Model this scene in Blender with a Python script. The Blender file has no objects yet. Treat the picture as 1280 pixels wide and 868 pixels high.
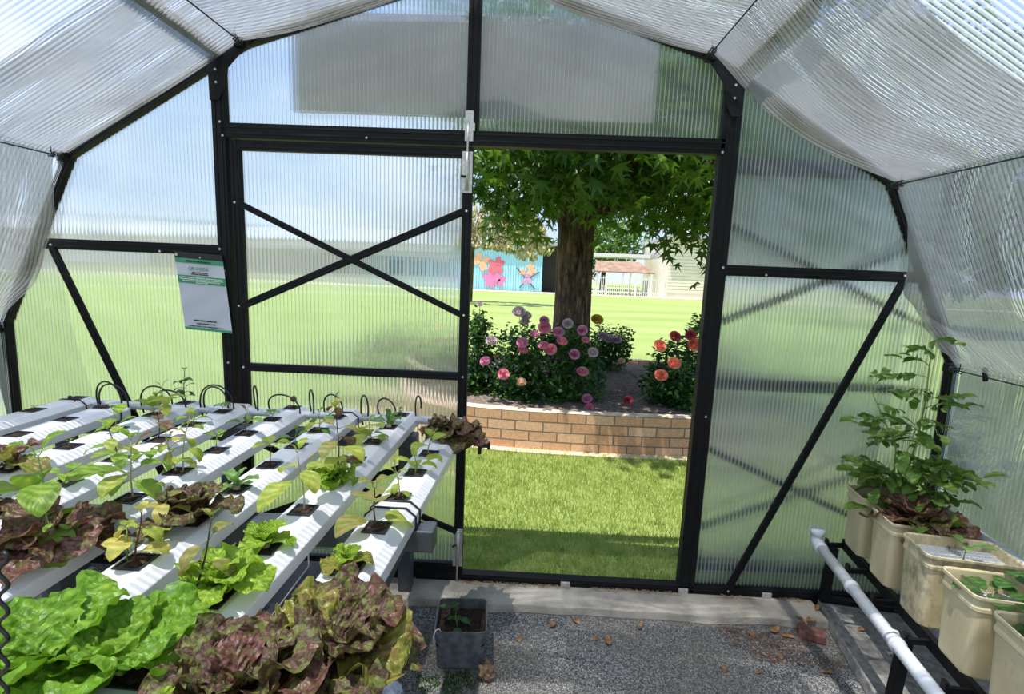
import bpy, math, random
import numpy as np
from mathutils import Vector, Matrix, noise
random.seed(7)
R = random.Random(11)
C = bpy.context.scene.collection
PI = math.pi
rad = math.radians

# ------------------------------------------------------------------ camera geometry
FPX, CX, CY, EYE = 620.0, 640.0, 434.0, 1.5
ROLL, PITCH, YAW = math.atan(.040), math.atan(92/620.), rad(-1.4)
_cy, _sy, _cp, _sp = math.cos(YAW), math.sin(YAW), math.cos(PITCH), math.sin(PITCH)
FW = Vector((_sy*_cp, _cy*_cp, -_sp)); _r0 = Vector((_cy, -_sy, 0)); _u0 = _r0.cross(FW)
RT = math.cos(ROLL)*_r0 + math.sin(ROLL)*_u0
UP = -math.sin(ROLL)*_r0 + math.cos(ROLL)*_u0
def ray(px, py): return (px-CX)/FPX*RT - (py-CY)/FPX*UP + FW
def atY(px, py, Y):
    d = ray(px, py); t = Y/d.y; return Vector((d.x*t, Y, EYE+d.z*t))
def atZ(px, py, Z):
    d = ray(px, py); t = (Z-EYE)/d.z; return Vector((d.x*t, d.y*t, Z))
cam = bpy.data.cameras.new('camera'); cam.sensor_width = 36; cam.lens = FPX/1280*36; cam.clip_start = .02; cam.clip_end = 500
camo = bpy.data.objects.new('camera', cam); C.objects.link(camo)
M3 = Matrix((RT, UP, -FW)).transposed().to_4x4(); M3.translation = (0, 0, EYE); camo.matrix_world = M3
bpy.context.scene.camera = camo

# ------------------------------------------------------------------ materials
def newmat(name):
    m = bpy.data.materials.new(name); m.use_nodes = True
    nt = m.node_tree; nt.nodes.clear()
    out = nt.nodes.new('ShaderNodeOutputMaterial')
    return m, nt, out
class NB:
    def __init__(s, nt): s.nt = nt
    def n(s, t, **kw):
        x = s.nt.nodes.new(t)
        for k, v in kw.items(): setattr(x, k, v)
        return x
    def l(s, a, b): s.nt.links.new(a, b)
    def val(s, sock, v):
        if hasattr(v, 'is_linked') or isinstance(v, bpy.types.NodeSocket): s.l(v, sock)
        else: sock.default_value = v
    def math(s, op, a, b=0.0, c=None, clamp=False):
        x = s.n('ShaderNodeMath', operation=op, use_clamp=clamp); s.val(x.inputs[0], a); s.val(x.inputs[1], b)
        if c is not None: s.val(x.inputs[2], c)
        return x.outputs[0]
    def noise(s, scale, detail=3, vec=None, rough=.5, dist=0):
        x = s.n('ShaderNodeTexNoise'); x.inputs['Scale'].default_value = scale; x.inputs['Detail'].default_value = detail
        x.inputs['Roughness'].default_value = rough; x.inputs['Distortion'].default_value = dist
        if vec is not None: s.l(vec, x.inputs['Vector'])
        return x.outputs['Fac']
    def ramp(s, fac, stops):
        x = s.n('ShaderNodeValToRGB'); s.l(fac, x.inputs[0]); e = x.color_ramp.elements
        while len(e) < len(stops): e.new(.5)
        for i, (p, c) in enumerate(stops):
            e[i].position = p; e[i].color = (*c, 1) if len(c) == 3 else c
        return x.outputs[0]
    def mixc(s, fac, a, b, mode='MIX'):
        x = s.n('ShaderNodeMix', data_type='RGBA', blend_type=mode); s.val(x.inputs[0], fac)
        for i, v in ((6, a), (7, b)):
            if isinstance(v, tuple): x.inputs[i].default_value = (*v, 1) if len(v) == 3 else v
            else: s.l(v, x.inputs[i])
        return x.outputs[2]
    def mixs(s, fac, a, b):
        x = s.n('ShaderNodeMixShader'); s.val(x.inputs[0], fac); s.l(a, x.inputs[1]); s.l(b, x.inputs[2]); return x.outputs[0]
    def obj(s): return s.n('ShaderNodeTexCoord').outputs['Object']
    def uv(s): return s.n('ShaderNodeTexCoord').outputs['UV']
    def mapping(s, vec, scale=(1, 1, 1), rot=(0, 0, 0)):
        x = s.n('ShaderNodeMapping'); s.l(vec, x.inputs[0]); x.inputs['Scale'].default_value = scale; x.inputs['Rotation'].default_value = rot
        return x.outputs[0]
    def sep(s, vec):
        x = s.n('ShaderNodeSeparateXYZ'); s.l(vec, x.inputs[0]); return x.outputs
    def princ(s, col, rough=.5, metal=0., spec=.5, bump=None, bstr=.3, bdist=.01):
        x = s.n('ShaderNodeBsdfPrincipled')
        if isinstance(col, tuple): x.inputs['Base Color'].default_value = (*col, 1)
        else: s.l(col, x.inputs['Base Color'])
        s.val(x.inputs['Roughness'], rough); x.inputs['Metallic'].default_value = metal
        x.inputs['Specular IOR Level'].default_value = spec
        if bump is not None:
            b = s.n('ShaderNodeBump'); b.inputs['Strength'].default_value = bstr; b.inputs['Distance'].default_value = bdist
            s.l(bump, b.inputs['Height']); s.l(b.outputs[0], x.inputs['Normal'])
        return x.outputs[0]
def simple(name, col, rough=.5, metal=0., spec=.5, var=.12, nscale=20, bump=0., bscale=80):
    m, nt, out = newmat(name); b = NB(nt); o = b.obj()
    f = b.noise(nscale, 4, o)
    d = tuple(max(0, c*(1-var)) for c in col); u = tuple(min(1, c*(1+var)) for c in col)
    c = b.ramp(f, [(.35, d), (.65, u)])
    bm = b.noise(bscale, 4, o) if bump else None
    b.l(b.princ(c, rough, metal, spec, bm, bump, .004), out.inputs[0]); return m

def make_leaf(name, c1, c2, vein=(.5, .65, .25), trans=.35, nscale=30, thr=(.4, .6), c3=None, rough=.42, veinamt=.45, lat=7.0, bstr=.5, bscale=70, bdist=.004):
    m, nt, out = newmat(name); b = NB(nt); o = b.obj(); uv = b.sep(b.uv())
    f = b.noise(nscale, 4, o, .6)
    c = b.ramp(f, [(thr[0], c1), (thr[1], c2)] + ([(min(.99, thr[1]+.12), c3)] if c3 else []))
    av = b.math('ABSOLUTE', b.math('SUBTRACT', uv[0], .5))
    rib = b.math('SUBTRACT', 1.0, b.math('DIVIDE', av, .022), clamp=True)
    ph = b.math('SUBTRACT', b.math('MULTIPLY', uv[1], lat), b.math('MULTIPLY', av, lat*.9))
    fr = b.math('PINGPONG', ph, .5)
    latm = b.math('SUBTRACT', 1.0, b.math('DIVIDE', fr, .07), clamp=True)
    vm = b.math('MULTIPLY', b.math('MAXIMUM', rib, b.math('MULTIPLY', latm, .6)), veinamt)
    c = b.mixc(vm, c, vein)
    bh = b.math('ADD', b.noise(bscale, 2, o), b.math('MULTIPLY', fr, .45))
    p = b.princ(c, rough, 0, .4, bh, bstr, bdist)
    t = b.n('ShaderNodeBsdfTranslucent'); b.l(b.mixc(.35, c, (1, 1, .3), 'MULTIPLY'), t.inputs[0])
    b.l(b.mixs(trans, p, t.outputs[0]), out.inputs[0]); return m

MAT = {}
MAT['black'] = simple('black_powder_coated_metal', (.008, .008, .009), .5, 0, .22, .2, 40)
MAT['darkgrey'] = simple('dark_grey_steel', (.07, .08, .09), .45, 0, .5, .15, 15)
MAT['steel'] = simple('galvanised_steel', (.62, .60, .56), .38, .55, .5, .15, 60)
MAT['screw'] = simple('zinc_screw', (.7, .7, .68), .35, .6)
MAT['rubber'] = simple('black_rubber', (.012, .012, .014), .5)
MAT['blackplastic'] = simple('black_plastic', (.016, .015, .018), .35)
MAT['soil'] = simple('dark_potting_soil', (.045, .030, .022), .95, 0, .2, .6, 120, 1., 200)
MAT['perlite'] = simple('white_perlite', (.68, .68, .68), .9, 0, .2, .35, 260, 1., 300)
MAT['pvc'] = simple('white_pvc', (.78, .80, .83), .35, 0, .5, .06, 12)
MAT['bag'] = simple('white_plastic_film', (.72, .75, .82), .25, 0, .5, .1, 12)
MAT['rope'] = simple('dark_twine', (.03, .035, .03), .8)
MAT['stem'] = simple('green_stem', (.22, .32, .06), .5)
MAT['redstem'] = simple('red_brown_stem', (.10, .035, .02), .5)
MAT['darkstem'] = simple('dark_stem', (.06, .04, .025), .6)
MAT['palestem'] = simple('pale_stem', (.45, .38, .2), .6)
MAT['tray'] = simple('black_tray', (.02, .02, .024), .4)
def channel_mat():
    m, nt, out = newmat('white_nft_channel_plastic'); b = NB(nt); o = b.obj()
    f = b.noise(9, 4, b.mapping(o, (1, .5, 1)))
    d = b.noise(160, 2, o)
    c = b.ramp(f, [(.3, (.78, .78, .80)), (.7, (.87, .87, .88))])
    c = b.mixc(b.math('MULTIPLY', b.math('GREATER_THAN', d, .74), .5), c, (.3, .26, .2))
    b.l(b.princ(c, .3, 0, .5), out.inputs[0]); return m
MAT['channel'] = channel_mat()
def bin_mat(name, dirty):
    m, nt, out = newmat(name); b = NB(nt); o = b.obj()
    f = b.noise(6, 5, o)
    c = b.ramp(f, [(.3, (.68, .56, .32)), (.7, (.82, .71, .46))])
    g = b.noise(28, 6, b.mapping(o, (1, 1, .6)), .7)
    c = b.mixc(b.math('MULTIPLY', b.ramp(g, [(.56-dirty*.12, (0, 0, 0)), (.66, (1, 1, 1))]), .15+.6*dirty), c, (.16, .15, .10))
    b.l(b.princ(c, .5, 0, .4), out.inputs[0]); return m
MAT['bin'] = bin_mat('cream_plastic', 0.)
MAT['bin_dirty'] = bin_mat('cream_plastic_grimy', 1.)
MAT['greypot'] = simple('weathered_grey_pot_plastic', (.115, .12, .125), .55, 0, .4, .35, 30, .4, 60)
def poly_wall(name, haze=.09, ribs=.55, pitch=.0175, tint=(.95, .98, 1.)):
    m, nt, out = newmat(name); b = NB(nt); x = b.sep(b.obj())[0]
    fr = b.math('PINGPONG', b.math('DIVIDE', x, pitch), .5)
    rib = b.math('LESS_THAN', fr, .09)
    rf = b.n('ShaderNodeBsdfRefraction'); rf.inputs['Color'].default_value = (*tint, 1); rf.inputs['Roughness'].default_value = .0; rf.inputs['IOR'].default_value = 1.45
    tr = b.n('ShaderNodeBsdfTranslucent'); tr.inputs[0].default_value = (.95, .95, .95, 1)
    df = b.n('ShaderNodeBsdfDiffuse'); df.inputs[0].default_value = (.75, .8, .85, 1)
    w = b.mixs(.35, tr.outputs[0], df.outputs[0])
    fac = b.math('ADD', haze, b.math('MULTIPLY', rib, ribs))
    s = b.mixs(fac, rf.outputs[0], w)
    gl = b.n('ShaderNodeBsdfGlossy'); gl.inputs['Roughness'].default_value = .12
    tp = b.n('ShaderNodeBsdfTransparent'); tp.inputs[0].default_value = (.95, .97, 1, 1)
    s = b.mixs(.22, s, tp.outputs[0])
    s = b.mixs(.03, s, gl.outputs[0])
    b.l(s, out.inputs[0]); return m
MAT['poly'] = poly_wall('twin_wall_polycarbonate')
def poly_roof():
    m, nt, out = newmat('roof_polycarbonate'); b = NB(nt); y = b.sep(b.obj())[1]
    fr = b.math('PINGPONG', b.math('DIVIDE', y, .0185), .5)
    rib = b.math('LESS_THAN', fr, .17)
    tp = b.n('ShaderNodeBsdfTransparent'); tp.inputs[0].default_value = (.93, .95, 1, 1)
    tr = b.n('ShaderNodeBsdfTranslucent'); tr.inputs[0].default_value = (.50, .53, .57, 1)
    fac = b.math('ADD', .06, b.math('MULTIPLY', rib, .7))
    b.l(b.mixs(fac, tp.outputs[0], tr.outputs[0]), out.inputs[0]); return m
MAT['polyroof'] = poly_roof()
def cloth_mat():
    m, nt, out = newmat('knitted_white_shade_cloth'); b = NB(nt); uv = b.uv()
    s = b.sep(uv)
    warp = b.noise(2.6, 2, b.mapping(uv, (1., .5, 1)))
    warp2 = b.noise(18, 2, b.mapping(uv, (1., .25, 1)))
    ph = b.math('ADD', b.math('DIVIDE', s[0], .0115), b.math('ADD', b.math('MULTIPLY', warp, 7), b.math('MULTIPLY', warp2, .8)))
    fr = b.math('MULTIPLY', b.math('PINGPONG', ph, .5), 2)
    fine = b.math('MULTIPLY', b.math('PINGPONG', b.math('MULTIPLY', ph, 2.15), .5), 2)
    band = b.noise(7.5, 3, b.mapping(uv, (1., .16, 1)), .5)
    bandm = b.ramp(band, [(.50, (.0, .0, .0)), (.57, (1, 1, 1))])
    # knit rows open up where the fabric is stretched
    op = b.math('SUBTRACT', .84, b.math('MULTIPLY', b.math('LESS_THAN', fr, .45), b.math('MULTIPLY', bandm, .55)))
    op = b.math('SUBTRACT', op, b.math('MULTIPLY', b.math('LESS_THAN', fine, .4), .16))
    cross = b.math('PINGPONG', b.math('DIVIDE', s[1], .006), .5)
    op = b.math('SUBTRACT', op, b.math('MULTIPLY', b.math('LESS_THAN', cross, .15), .12), clamp=True)
    dirt = b.noise(3.1, 4, b.mapping(uv, (1., .6, 1)), .55)
    dm = b.ramp(dirt, [(.46, (0, 0, 0)), (.66, (1, 1, 1))])
    tp = b.n('ShaderNodeBsdfTransparent')
    tr = b.n('ShaderNodeBsdfTranslucent'); b.l(b.mixc(dm, (.28, .275, .25), (.14, .135, .10)), tr.inputs[0])
    df = b.n('ShaderNodeBsdfDiffuse'); b.l(b.mixc(dm, (.56, .56, .54), (.33, .32, .26)), df.inputs[0])
    w = b.mixs(.45, tr.outputs[0], df.outputs[0])
    b.l(b.mixs(op, tp.outputs[0], w), out.inputs[0]); return m
MAT['cloth'] = cloth_mat()
def ground_gravel():
    m, nt, out = newmat('grey_gravel_floor'); b = NB(nt); o = b.obj()
    vo = b.n('ShaderNodeTexVoronoi'); vo.inputs['Scale'].default_value = 270; b.l(o, vo.inputs['Vector'])
    a = b.math('ADD', b.math('MULTIPLY', b.sep(vo.outputs['Color'])[0], .65), b.math('MULTIPLY', b.noise(60, 3, o), .35)); l = b.noise(2.2, 4, o); g = b.noise(6, 4, o)
    c = b.ramp(a, [(.22, (.045, .045, .045)), (.42, (.13, .13, .125)), (.62, (.22, .215, .20)), (.80, (.48, .46, .42))])
    c = b.mixc(b.ramp(l, [(.4, (0, 0, 0)), (.65, (.5, .5, .5))]), c, (.17, .15, .11))
    c = b.mixc(b.math('MULTIPLY', b.ramp(g, [(.62, (0, 0, 0)), (.72, (1, 1, 1))]), .35), c, (.09, .12, .03))
    b.l(b.princ(c, .9, 0, .2, a, 1., .006), out.inputs[0]); return m
MAT['gravel'] = ground_gravel()
def lawn_mat():
    m, nt, out = newmat('lawn_grass'); b = NB(nt); o = b.obj()
    a = b.noise(70, 4, o, .7); l = b.noise(.35, 4, b.mapping(o, (.4, 1.6, 1))); k = b.noise(2.3, 3, o)
    c = b.ramp(a, [(.3, (.13, .21, .045)), (.55, (.27, .36, .10)), (.75, (.42, .47, .20))])
    c = b.mixc(b.ramp(l, [(.35, (0, 0, 0)), (.7, (.6, .6, .6))]), c, (.40, .44, .19))
    b.l(b.princ(c, .9, 0, .1, a, .8, .02), out.inputs[0]); return m
MAT['lawn'] = lawn_mat()
MAT['blade'] = make_leaf('grass_blade', (.26, .37, .06), (.56, .62, .20), trans=.4, nscale=9, thr=(.35, .65), veinamt=0, bstr=0)
MAT['concrete'] = simple('weathered_concrete', (.40, .36, .29), .9, 0, .2, .25, 9, .7, 120)
MAT['darkconcrete'] = simple('dirty_concrete_slab', (.34, .32, .285), .9, 0, .2, .32, 35, 1., 220)
MAT['path'] = simple('pale_footpath', (.72, .58, .46), .9, 0, .2, .08, 3)
def bark_mat():
    m, nt, out = newmat('rough_tree_bark'); b = NB(nt); o = b.obj()
    a = b.noise(22, 5, b.mapping(o, (1, 1, .22)), .7); k = b.noise(3, 3, b.mapping(o, (1, 1, .5)))
    c = b.ramp(a, [(.35, (.022, .015, .012)), (.52, (.10, .07, .05)), (.7, (.26, .19, .13))])
    c = b.mixc(b.ramp(k, [(.55, (0, 0, 0)), (.7, (.5, .5, .5))]), c, (.30, .20, .11))
    b.l(b.princ(c, .95, 0, .1, a, 1., .04), out.inputs[0]); return m
MAT['bark'] = bark_mat()
def mulch_mat():
    m, nt, out = newmat('bark_mulch'); b = NB(nt); o = b.obj()
    a = b.noise(45, 4, b.mapping(o, (.6, 1.6, 1)), .7)
    c = b.ramp(a, [(.35, (.07, .055, .045)), (.52, (.24, .19, .16)), (.68, (.52, .43, .37))])
    b.l(b.princ(c, .95, 0, .1, a, 1., .03), out.inputs[0]); return m
MAT['mulch'] = mulch_mat()
def brick_mat():
    m, nt, out = newmat('cream_orange_brick'); b = NB(nt); uv = b.uv()
    t = b.n('ShaderNodeTexBrick'); b.l(uv, t.inputs['Vector'])
    t.inputs['Scale'].default_value = 1; t.inputs['Brick Width'].default_value = .24; t.inputs['Row Height'].default_value = .0862
    t.inputs['Mortar Size'].default_value = .006; t.inputs['Mortar Smooth'].default_value = .2
    t.inputs['Color1'].default_value = (.80, .50, .32, 1); t.inputs['Color2'].default_value = (.64, .35, .20, 1); t.inputs['Mortar'].default_value = (.24, .19, .15, 1)
    f = b.noise(40, 4, uv)
    c = b.mixc(.5, t.outputs['Color'], b.ramp(f, [(.3, (.5, .5, .5)), (.7, (1, 1, .95))]), 'MULTIPLY')
    h = b.math('SUBTRACT', 1.0, t.outputs['Fac'])
    b.l(b.princ(c, .85, 0, .2, h, .8, .006), out.inputs[0]); return m
MAT['brick'] = brick_mat()
MAT['brickcap'] = simple('pale_mortar_cap', (.66, .53, .38), .9, 0, .2, .2, 12)
MAT['redbrick'] = simple('red_brick_piece', (.22, .10, .08), .9, 0, .2, .3, 40, .6)
# leaves
MAT['basil'] = make_leaf('basil_leaf', (.20, .38, .035), (.36, .50, .07), (.42, .58, .16), .45, 25)
MAT['limebasil'] = make_leaf('yellowing_basil_leaf', (.34, .46, .06), (.58, .60, .12), (.62, .66, .22), .45, 25)
MAT['yellowleaf'] = make_leaf('yellow_leaf', (.50, .50, .10), (.72, .58, .14), (.7, .66, .3), .4, 30)
MAT['bluegreen'] = make_leaf('pale_green_leaf', (.16, .32, .07), (.26, .42, .12), (.4, .55, .3), .35, 25)
MAT['greenlettuce'] = make_leaf('green_lettuce_leaf', (.15, .33, .02), (.30, .50, .05), (.42, .58, .13), .35, 14, (.35, .65), bstr=1., bscale=48, bdist=.011, lat=6, rough=.38)
MAT['limelettuce'] = make_leaf('lime_lettuce_leaf', (.32, .52, .04), (.50, .68, .09), (.62, .74, .25), .4, 16, (.35, .65), bstr=1., bscale=48, bdist=.011, rough=.38)
MAT['redlettuce'] = make_leaf('red_brown_lettuce_leaf', (.19, .20, .05), (.085, .042, .03), (.24, .22, .08), .22, 62, (.42, .52), (.22, .12, .085), .5, .5, bstr=1., bscale=48, bdist=.011)
MAT['winelettuce'] = make_leaf('wine_red_lettuce_leaf', (.20, .19, .06), (.14, .05, .04), (.34, .20, .14), .22, 45, (.38, .50), (.30, .16, .12), .4, .4, bstr=1., bscale=48, bdist=.011)
MAT['oldlettuce'] = make_leaf('olive_lettuce_leaf', (.26, .30, .04), (.34, .28, .07), (.34, .34, .1), .28, 45, (.38, .56), (.26, .11, .07), .35, .5, bstr=1., bscale=48, bdist=.011)
MAT['redbasil'] = make_leaf('red_basil_leaf', (.20, .16, .05), (.17, .05, .045), (.3, .2, .1), .3, 35)
MAT['olivebasil'] = make_leaf('olive_leaf', (.26, .30, .05), (.40, .32, .12), (.4, .36, .16), .4, 35)
MAT['tomatoleaf'] = make_leaf('tomato_leaf', (.11, .22, .03), (.24, .37, .07), (.25, .38, .12), .35, 25)
MAT['darkleaf'] = make_leaf('dark_green_leaf', (.045, .13, .025), (.10, .22, .045), (.2, .34, .12), .25, 25)
MAT['treeleaf'] = make_leaf('tree_leaf', (.035, .10, .010), (.14, .26, .02), (.2, .35, .05), .42, 1.2, (.35, .7), veinamt=.15, bstr=0)
MAT['willowleaf'] = make_leaf('silvery_weeping_leaf', (.34, .36, .16), (.60, .52, .36), (.5, .5, .3), .3, .8, veinamt=0, bstr=0)
MAT['roseleaf'] = make_leaf('rose_leaf', (.025, .085, .018), (.07, .17, .03), (.12, .22, .06), .25, 5, veinamt=.2, bstr=0, rough=.3)
MAT['hedge'] = make_leaf('background_tree_leaf', (.07, .15, .03), (.16, .28, .06), trans=.3, nscale=.6, veinamt=0, bstr=0)
def petal(name, a, b_): return make_leaf(name, a, b_, b_, .3, 18, (.35, .65), veinamt=0, bstr=0, rough=.5)
MAT['pink'] = petal('pink_petal', (.80, .22, .40), (.90, .52, .62)); MAT['mauve'] = petal('mauve_petal', (.66, .22, .44), (.78, .46, .64))
MAT['salmon'] = petal('salmon_petal', (.86, .22, .15), (.92, .50, .36)); MAT['yellowrose'] = petal('yellow_petal', (.75, .55, .05), (.85, .72, .2))
MAT['paleroses'] = petal('pale_mauve_petal', (.52, .42, .50), (.74, .62, .68)); MAT['blush'] = petal('blush_petal', (.9, .62, .5), (.95, .8, .7)); MAT['crimson'] = petal('crimson_petal', (.42, .05, .08), (.62, .15, .2))
MAT['deadleaf'] = simple('dry_brown_leaf', (.30, .16, .07), .8, 0, .2, .4, 30)
MAT['clod'] = simple('dry_root_clod', (.26, .17, .10), .95, 0, .1, .4, 60, 1., 90)

# ------------------------------------------------------------------ mesh helpers
class MB:
    def __init__(s): s.v = []; s.f = []; s.uv = None
    def add(s, vs, fs):
        n = len(s.v); s.v += [tuple(v) for v in vs]; s.f += [tuple(i+n for i in f) for f in fs]; return s
    def box(s, a, b):
        x0, y0, z0 = a; x1, y1, z1 = b
        return s.add([(x0,y0,z0),(x1,y0,z0),(x1,y1,z0),(x0,y1,z0),(x0,y0,z1),(x1,y0,z1),(x1,y1,z1),(x0,y1,z1)],
                     [(0,3,2,1),(4,5,6,7),(0,1,5,4),(1,2,6,5),(2,3,7,6),(3,0,4,7)])
    def bar(s, p, q, w, h, side=(0, 1, 0)):      # rectangular bar p->q ; h across along 'side', w the other way
        p = Vector(p); q = Vector(q); d = (q-p).normalized(); sd = Vector(side); sd = (sd-d*sd.dot(d)).normalized(); ot = d.cross(sd)
        vs = []
        for c in (p, q):
            for a, b_ in ((-1,-1),(1,-1),(1,1),(-1,1)): vs.append(c+ot*a*w/2+sd*b_*h/2)
        return s.add(vs, [(0,1,2,3),(7,6,5,4),(0,4,5,1),(1,5,6,2),(2,6,7,3),(3,7,4,0)])
    def tube(s, pts, r, seg=8, cap=True):
        pts = [Vector(p) for p in pts]; n = len(pts); rr = r if isinstance(r, (list, tuple)) else [r]*n
        base = len(s.v); prev = None
        for i, p in enumerate(pts):
            d = (pts[min(i+1, n-1)]-pts[max(i-1, 0)]); d = d.normalized() if d.length > 1e-9 else Vector((0,0,1))
            if prev is None:
                a = Vector((0,0,1)) if abs(d.z) < .9 else Vector((1,0,0)); x = d.cross(a).normalized()
            else: x = (prev-d*prev.dot(d)).normalized()
            prev = x; y = d.cross(x)
            for k in range(seg):
                t = 2*PI*k/seg; s.v.append(tuple(p+(x*math.cos(t)+y*math.sin(t))*rr[i]))
        for i in range(n-1):
            for k in range(seg):
                a = base+i*seg+k; b_ = base+i*seg+(k+1) % seg; s.f.append((a, b_, b_+seg, a+seg))
        if cap:
            s.f.append(tuple(base+k for k in range(seg))[::-1]); s.f.append(tuple(base+(n-1)*seg+k for k in range(seg)))
        return s
    def rings(s, rings, cap0=True, cap1=True):
        base = len(s.v); m = len(rings[0])
        for r in rings: s.v += [tuple(p) for p in r]
        for i in range(len(rings)-1):
            for k in range(m):
                a = base+i*m+k; b_ = base+i*m+(k+1) % m; s.f.append((a, b_, b_+m, a+m))
        if cap0: s.f.append(tuple(base+k for k in range(m))[::-1])
        if cap1: s.f.append(tuple(base+(len(rings)-1)*m+k for k in range(m)))
        return s
    def blob(s, c, r, seed=0, amp=.2, n=8):
        rg = []
        for i in range(1, n):
            t = PI*i/n; ring = []
            for k in range(n*2):
                a = PI*k/n; d = Vector((math.sin(t)*math.cos(a), math.sin(t)*math.sin(a), math.cos(t)))
                k2 = 1+amp*noise.noise(d*2.2+Vector((seed*3.1, seed, 0)))*2
                ring.append((c[0]+d.x*r[0]*k2, c[1]+d.y*r[1]*k2, c[2]+d.z*r[2]*k2))
            rg.append(ring[::-1])
        return s.rings(rg)
def wloc(o):
    v = Vector((0,0,0))
    while o is not None: v += o.location; o = o.parent
    return v
def build(name, mb, mat, parent=None, smooth=False, bevel=0, origin=None, uvs=None):
    off = wloc(parent) if parent is not None else Vector((0,0,0))
    if origin is not None: base = Vector(origin)
    elif parent is None and mb.v:
        a = np.array(mb.v); base = Vector(((a[:,0].min()+a[:,0].max())/2, (a[:,1].min()+a[:,1].max())/2, a[:,2].min()))
    else: base = off
    me = bpy.data.meshes.new(name)
    me.from_pydata([(v[0]-base.x, v[1]-base.y, v[2]-base.z) for v in mb.v], [], mb.f)
    u = uvs if uvs is not None else mb.uv
    if u is not None:
        L = me.uv_layers.new(name='UVMap'); idx = np.empty(len(me.loops), dtype=np.int32); me.loops.foreach_get('vertex_index', idx)
        L.data.foreach_set('uv', np.array(u, dtype=np.float32)[idx].ravel())
    me.materials.append(MAT[mat] if isinstance(mat, str) else mat)
    if smooth: me.polygons.foreach_set('use_smooth', [True]*len(me.polygons))
    me.update()
    o = bpy.data.objects.new(name, me); C.objects.link(o)
    if parent is not None: o.parent = parent
    o.location = base-off
    if bevel:
        b = o.modifiers.new('bevel', 'BEVEL'); b.width = bevel; b.segments = 2; b.limit_method = 'ANGLE'
    return o
def tag(o, label, cat, group=None, kind=None):
    if label: o['label'] = label
    if cat: o['category'] = cat
    if group: o['group'] = group
    if kind: o['kind'] = kind
    return o
def thing(name, loc, label=None, cat=None, group=None, kind=None):
    o = bpy.data.objects.new(name, None); C.objects.link(o); o.location = loc; o.empty_display_size = .05
    return tag(o, label, cat, group, kind)

# ------------------------------------------------------------------ ground, lawn
tag(build('ground_lawn', MB().box((-120, 2.24, -.3), (140, 140, 0)), 'lawn'), 'wide sunlit green lawn stretching to the buildings', 'lawn', kind='structure')
tag(build('floor', MB().box((-2.6, -3.0, -.3), (2.3, 2.24, .0)), 'gravel', origin=(0,0,0)), 'grey gravel greenhouse floor', 'floor', kind='structure')
tag(build('ground_surround', MB().box((-120, -60, -.31), (140, 2.2, -.02)), 'lawn', origin=(0,0,0)), 'lawn around the greenhouse', 'lawn', kind='structure')
# near grass blades
def grass(n, x0, x1, y0, y1, h, seed):
    r = np.random.RandomState(seed)
    x = r.uniform(x0, x1, n); y = r.uniform(y0, y1, n); a = r.uniform(0, 2*PI, n); hh = h*r.uniform(.5, 1.3, n); w = .0022*r.uniform(.7, 1.6, n)
    lean = r.uniform(0, .7, n); la = r.uniform(0, 2*PI, n)
    dx = np.cos(a)*w; dy = np.sin(a)*w
    v = np.empty((n, 3, 3)); v[:,0] = np.stack([x-dx, y-dy, np.zeros(n)], 1); v[:,1] = np.stack([x+dx, y+dy, np.zeros(n)], 1)
    v[:,2] = np.stack([x+np.cos(la)*hh*lean, y+np.sin(la)*hh*lean, hh], 1)
    m = MB(); m.v = [tuple(p) for p in v.reshape(-1, 3)]; m.f = [(3*i, 3*i+1, 3*i+2) for i in range(n)]
    return m
tag(build('grass', grass(75000, -1.6, 2.4, 2.27, 4.1, .035, 3), 'blade'), 'short bright green grass between the doorway and the brick planter', 'grass', kind='stuff')

# ------------------------------------------------------------------ greenhouse end wall
D = 2.2; XC = -.25
def prof(z):       # half width of the gambrel profile at height z
    P = [(0, 2.15), (1.19, 2.13), (1.94, 1.76), (2.41, .97), (2.72, 0)]
    for (z0, h0), (z1, h1) in zip(P, P[1:]):
        if z <= z1: return h0+(h1-h0)*(z-z0)/(z1-z0)
    return 0
def roofz(x):
    h = abs(x-XC); P = [(0, 2.72), (.97, 2.41), (1.76, 1.94), (2.13, 1.19), (2.15, 0)]
    for (h0, z0), (h1, z1) in zip(P, P[1:]):
        if h <= h1: return z0+(z1-z0)*(h-h0)/(h1-h0)
    return 0
PITCHR = .0175
def ribbed(name, x0, x1, zlo, zhi, y, parent, mat='poly', amp=.0010):
    # twin wall sheet: ribbed front skin, flat back skin, zlo/zhi functions of x
    m = MB(); n = int((x1-x0)/PITCHR*6); th = .006
    base = wloc(parent)
    for i in range(n+1):
        x = x0+(x1-x0)*i/n; yy = y-th/2-amp*math.sin(2*PI*(x-base.x)/PITCHR)
        m.v += [(x, yy, zlo(x)), (x, yy, zhi(x)), (x, y+th/2, zlo(x)), (x, y+th/2, zhi(x))]
    for i in range(n):
        a = 4*i; b_ = a+4
        m.f += [(a, b_, b_+1, a+1), (a+3, b_+3, b_+2, a+2), (a+1, b_+1, b_+3, a+3), (a, a+2, b_+2, b_)]
    # skins and edges get their own vertices so that each face keeps its true normal
    m2 = MB()
    fr = m.v[0::4], m.v[1::4], m.v[2::4], m.v[3::4]; k = n+1
    def strip(p, q):
        b0 = len(m2.v); m2.v += list(p)+list(q); m2.f += [(b0+i, b0+i+1, b0+k+i+1, b0+k+i) for i in range(n)]
    strip(fr[0], fr[1]); strip(fr[3], fr[2]); strip(fr[1], fr[3]); strip(fr[2], fr[0])
    for a in (0, -1):
        b0 = len(m2.v); m2.v += [fr[0][a], fr[1][a], fr[3][a], fr[2][a]]; m2.f.append((b0, b0+3, b0+2, b0+1) if a == 0 else (b0, b0+1, b0+2, b0+3))
    return build(name, m2, mat, parent, smooth=True)
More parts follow.
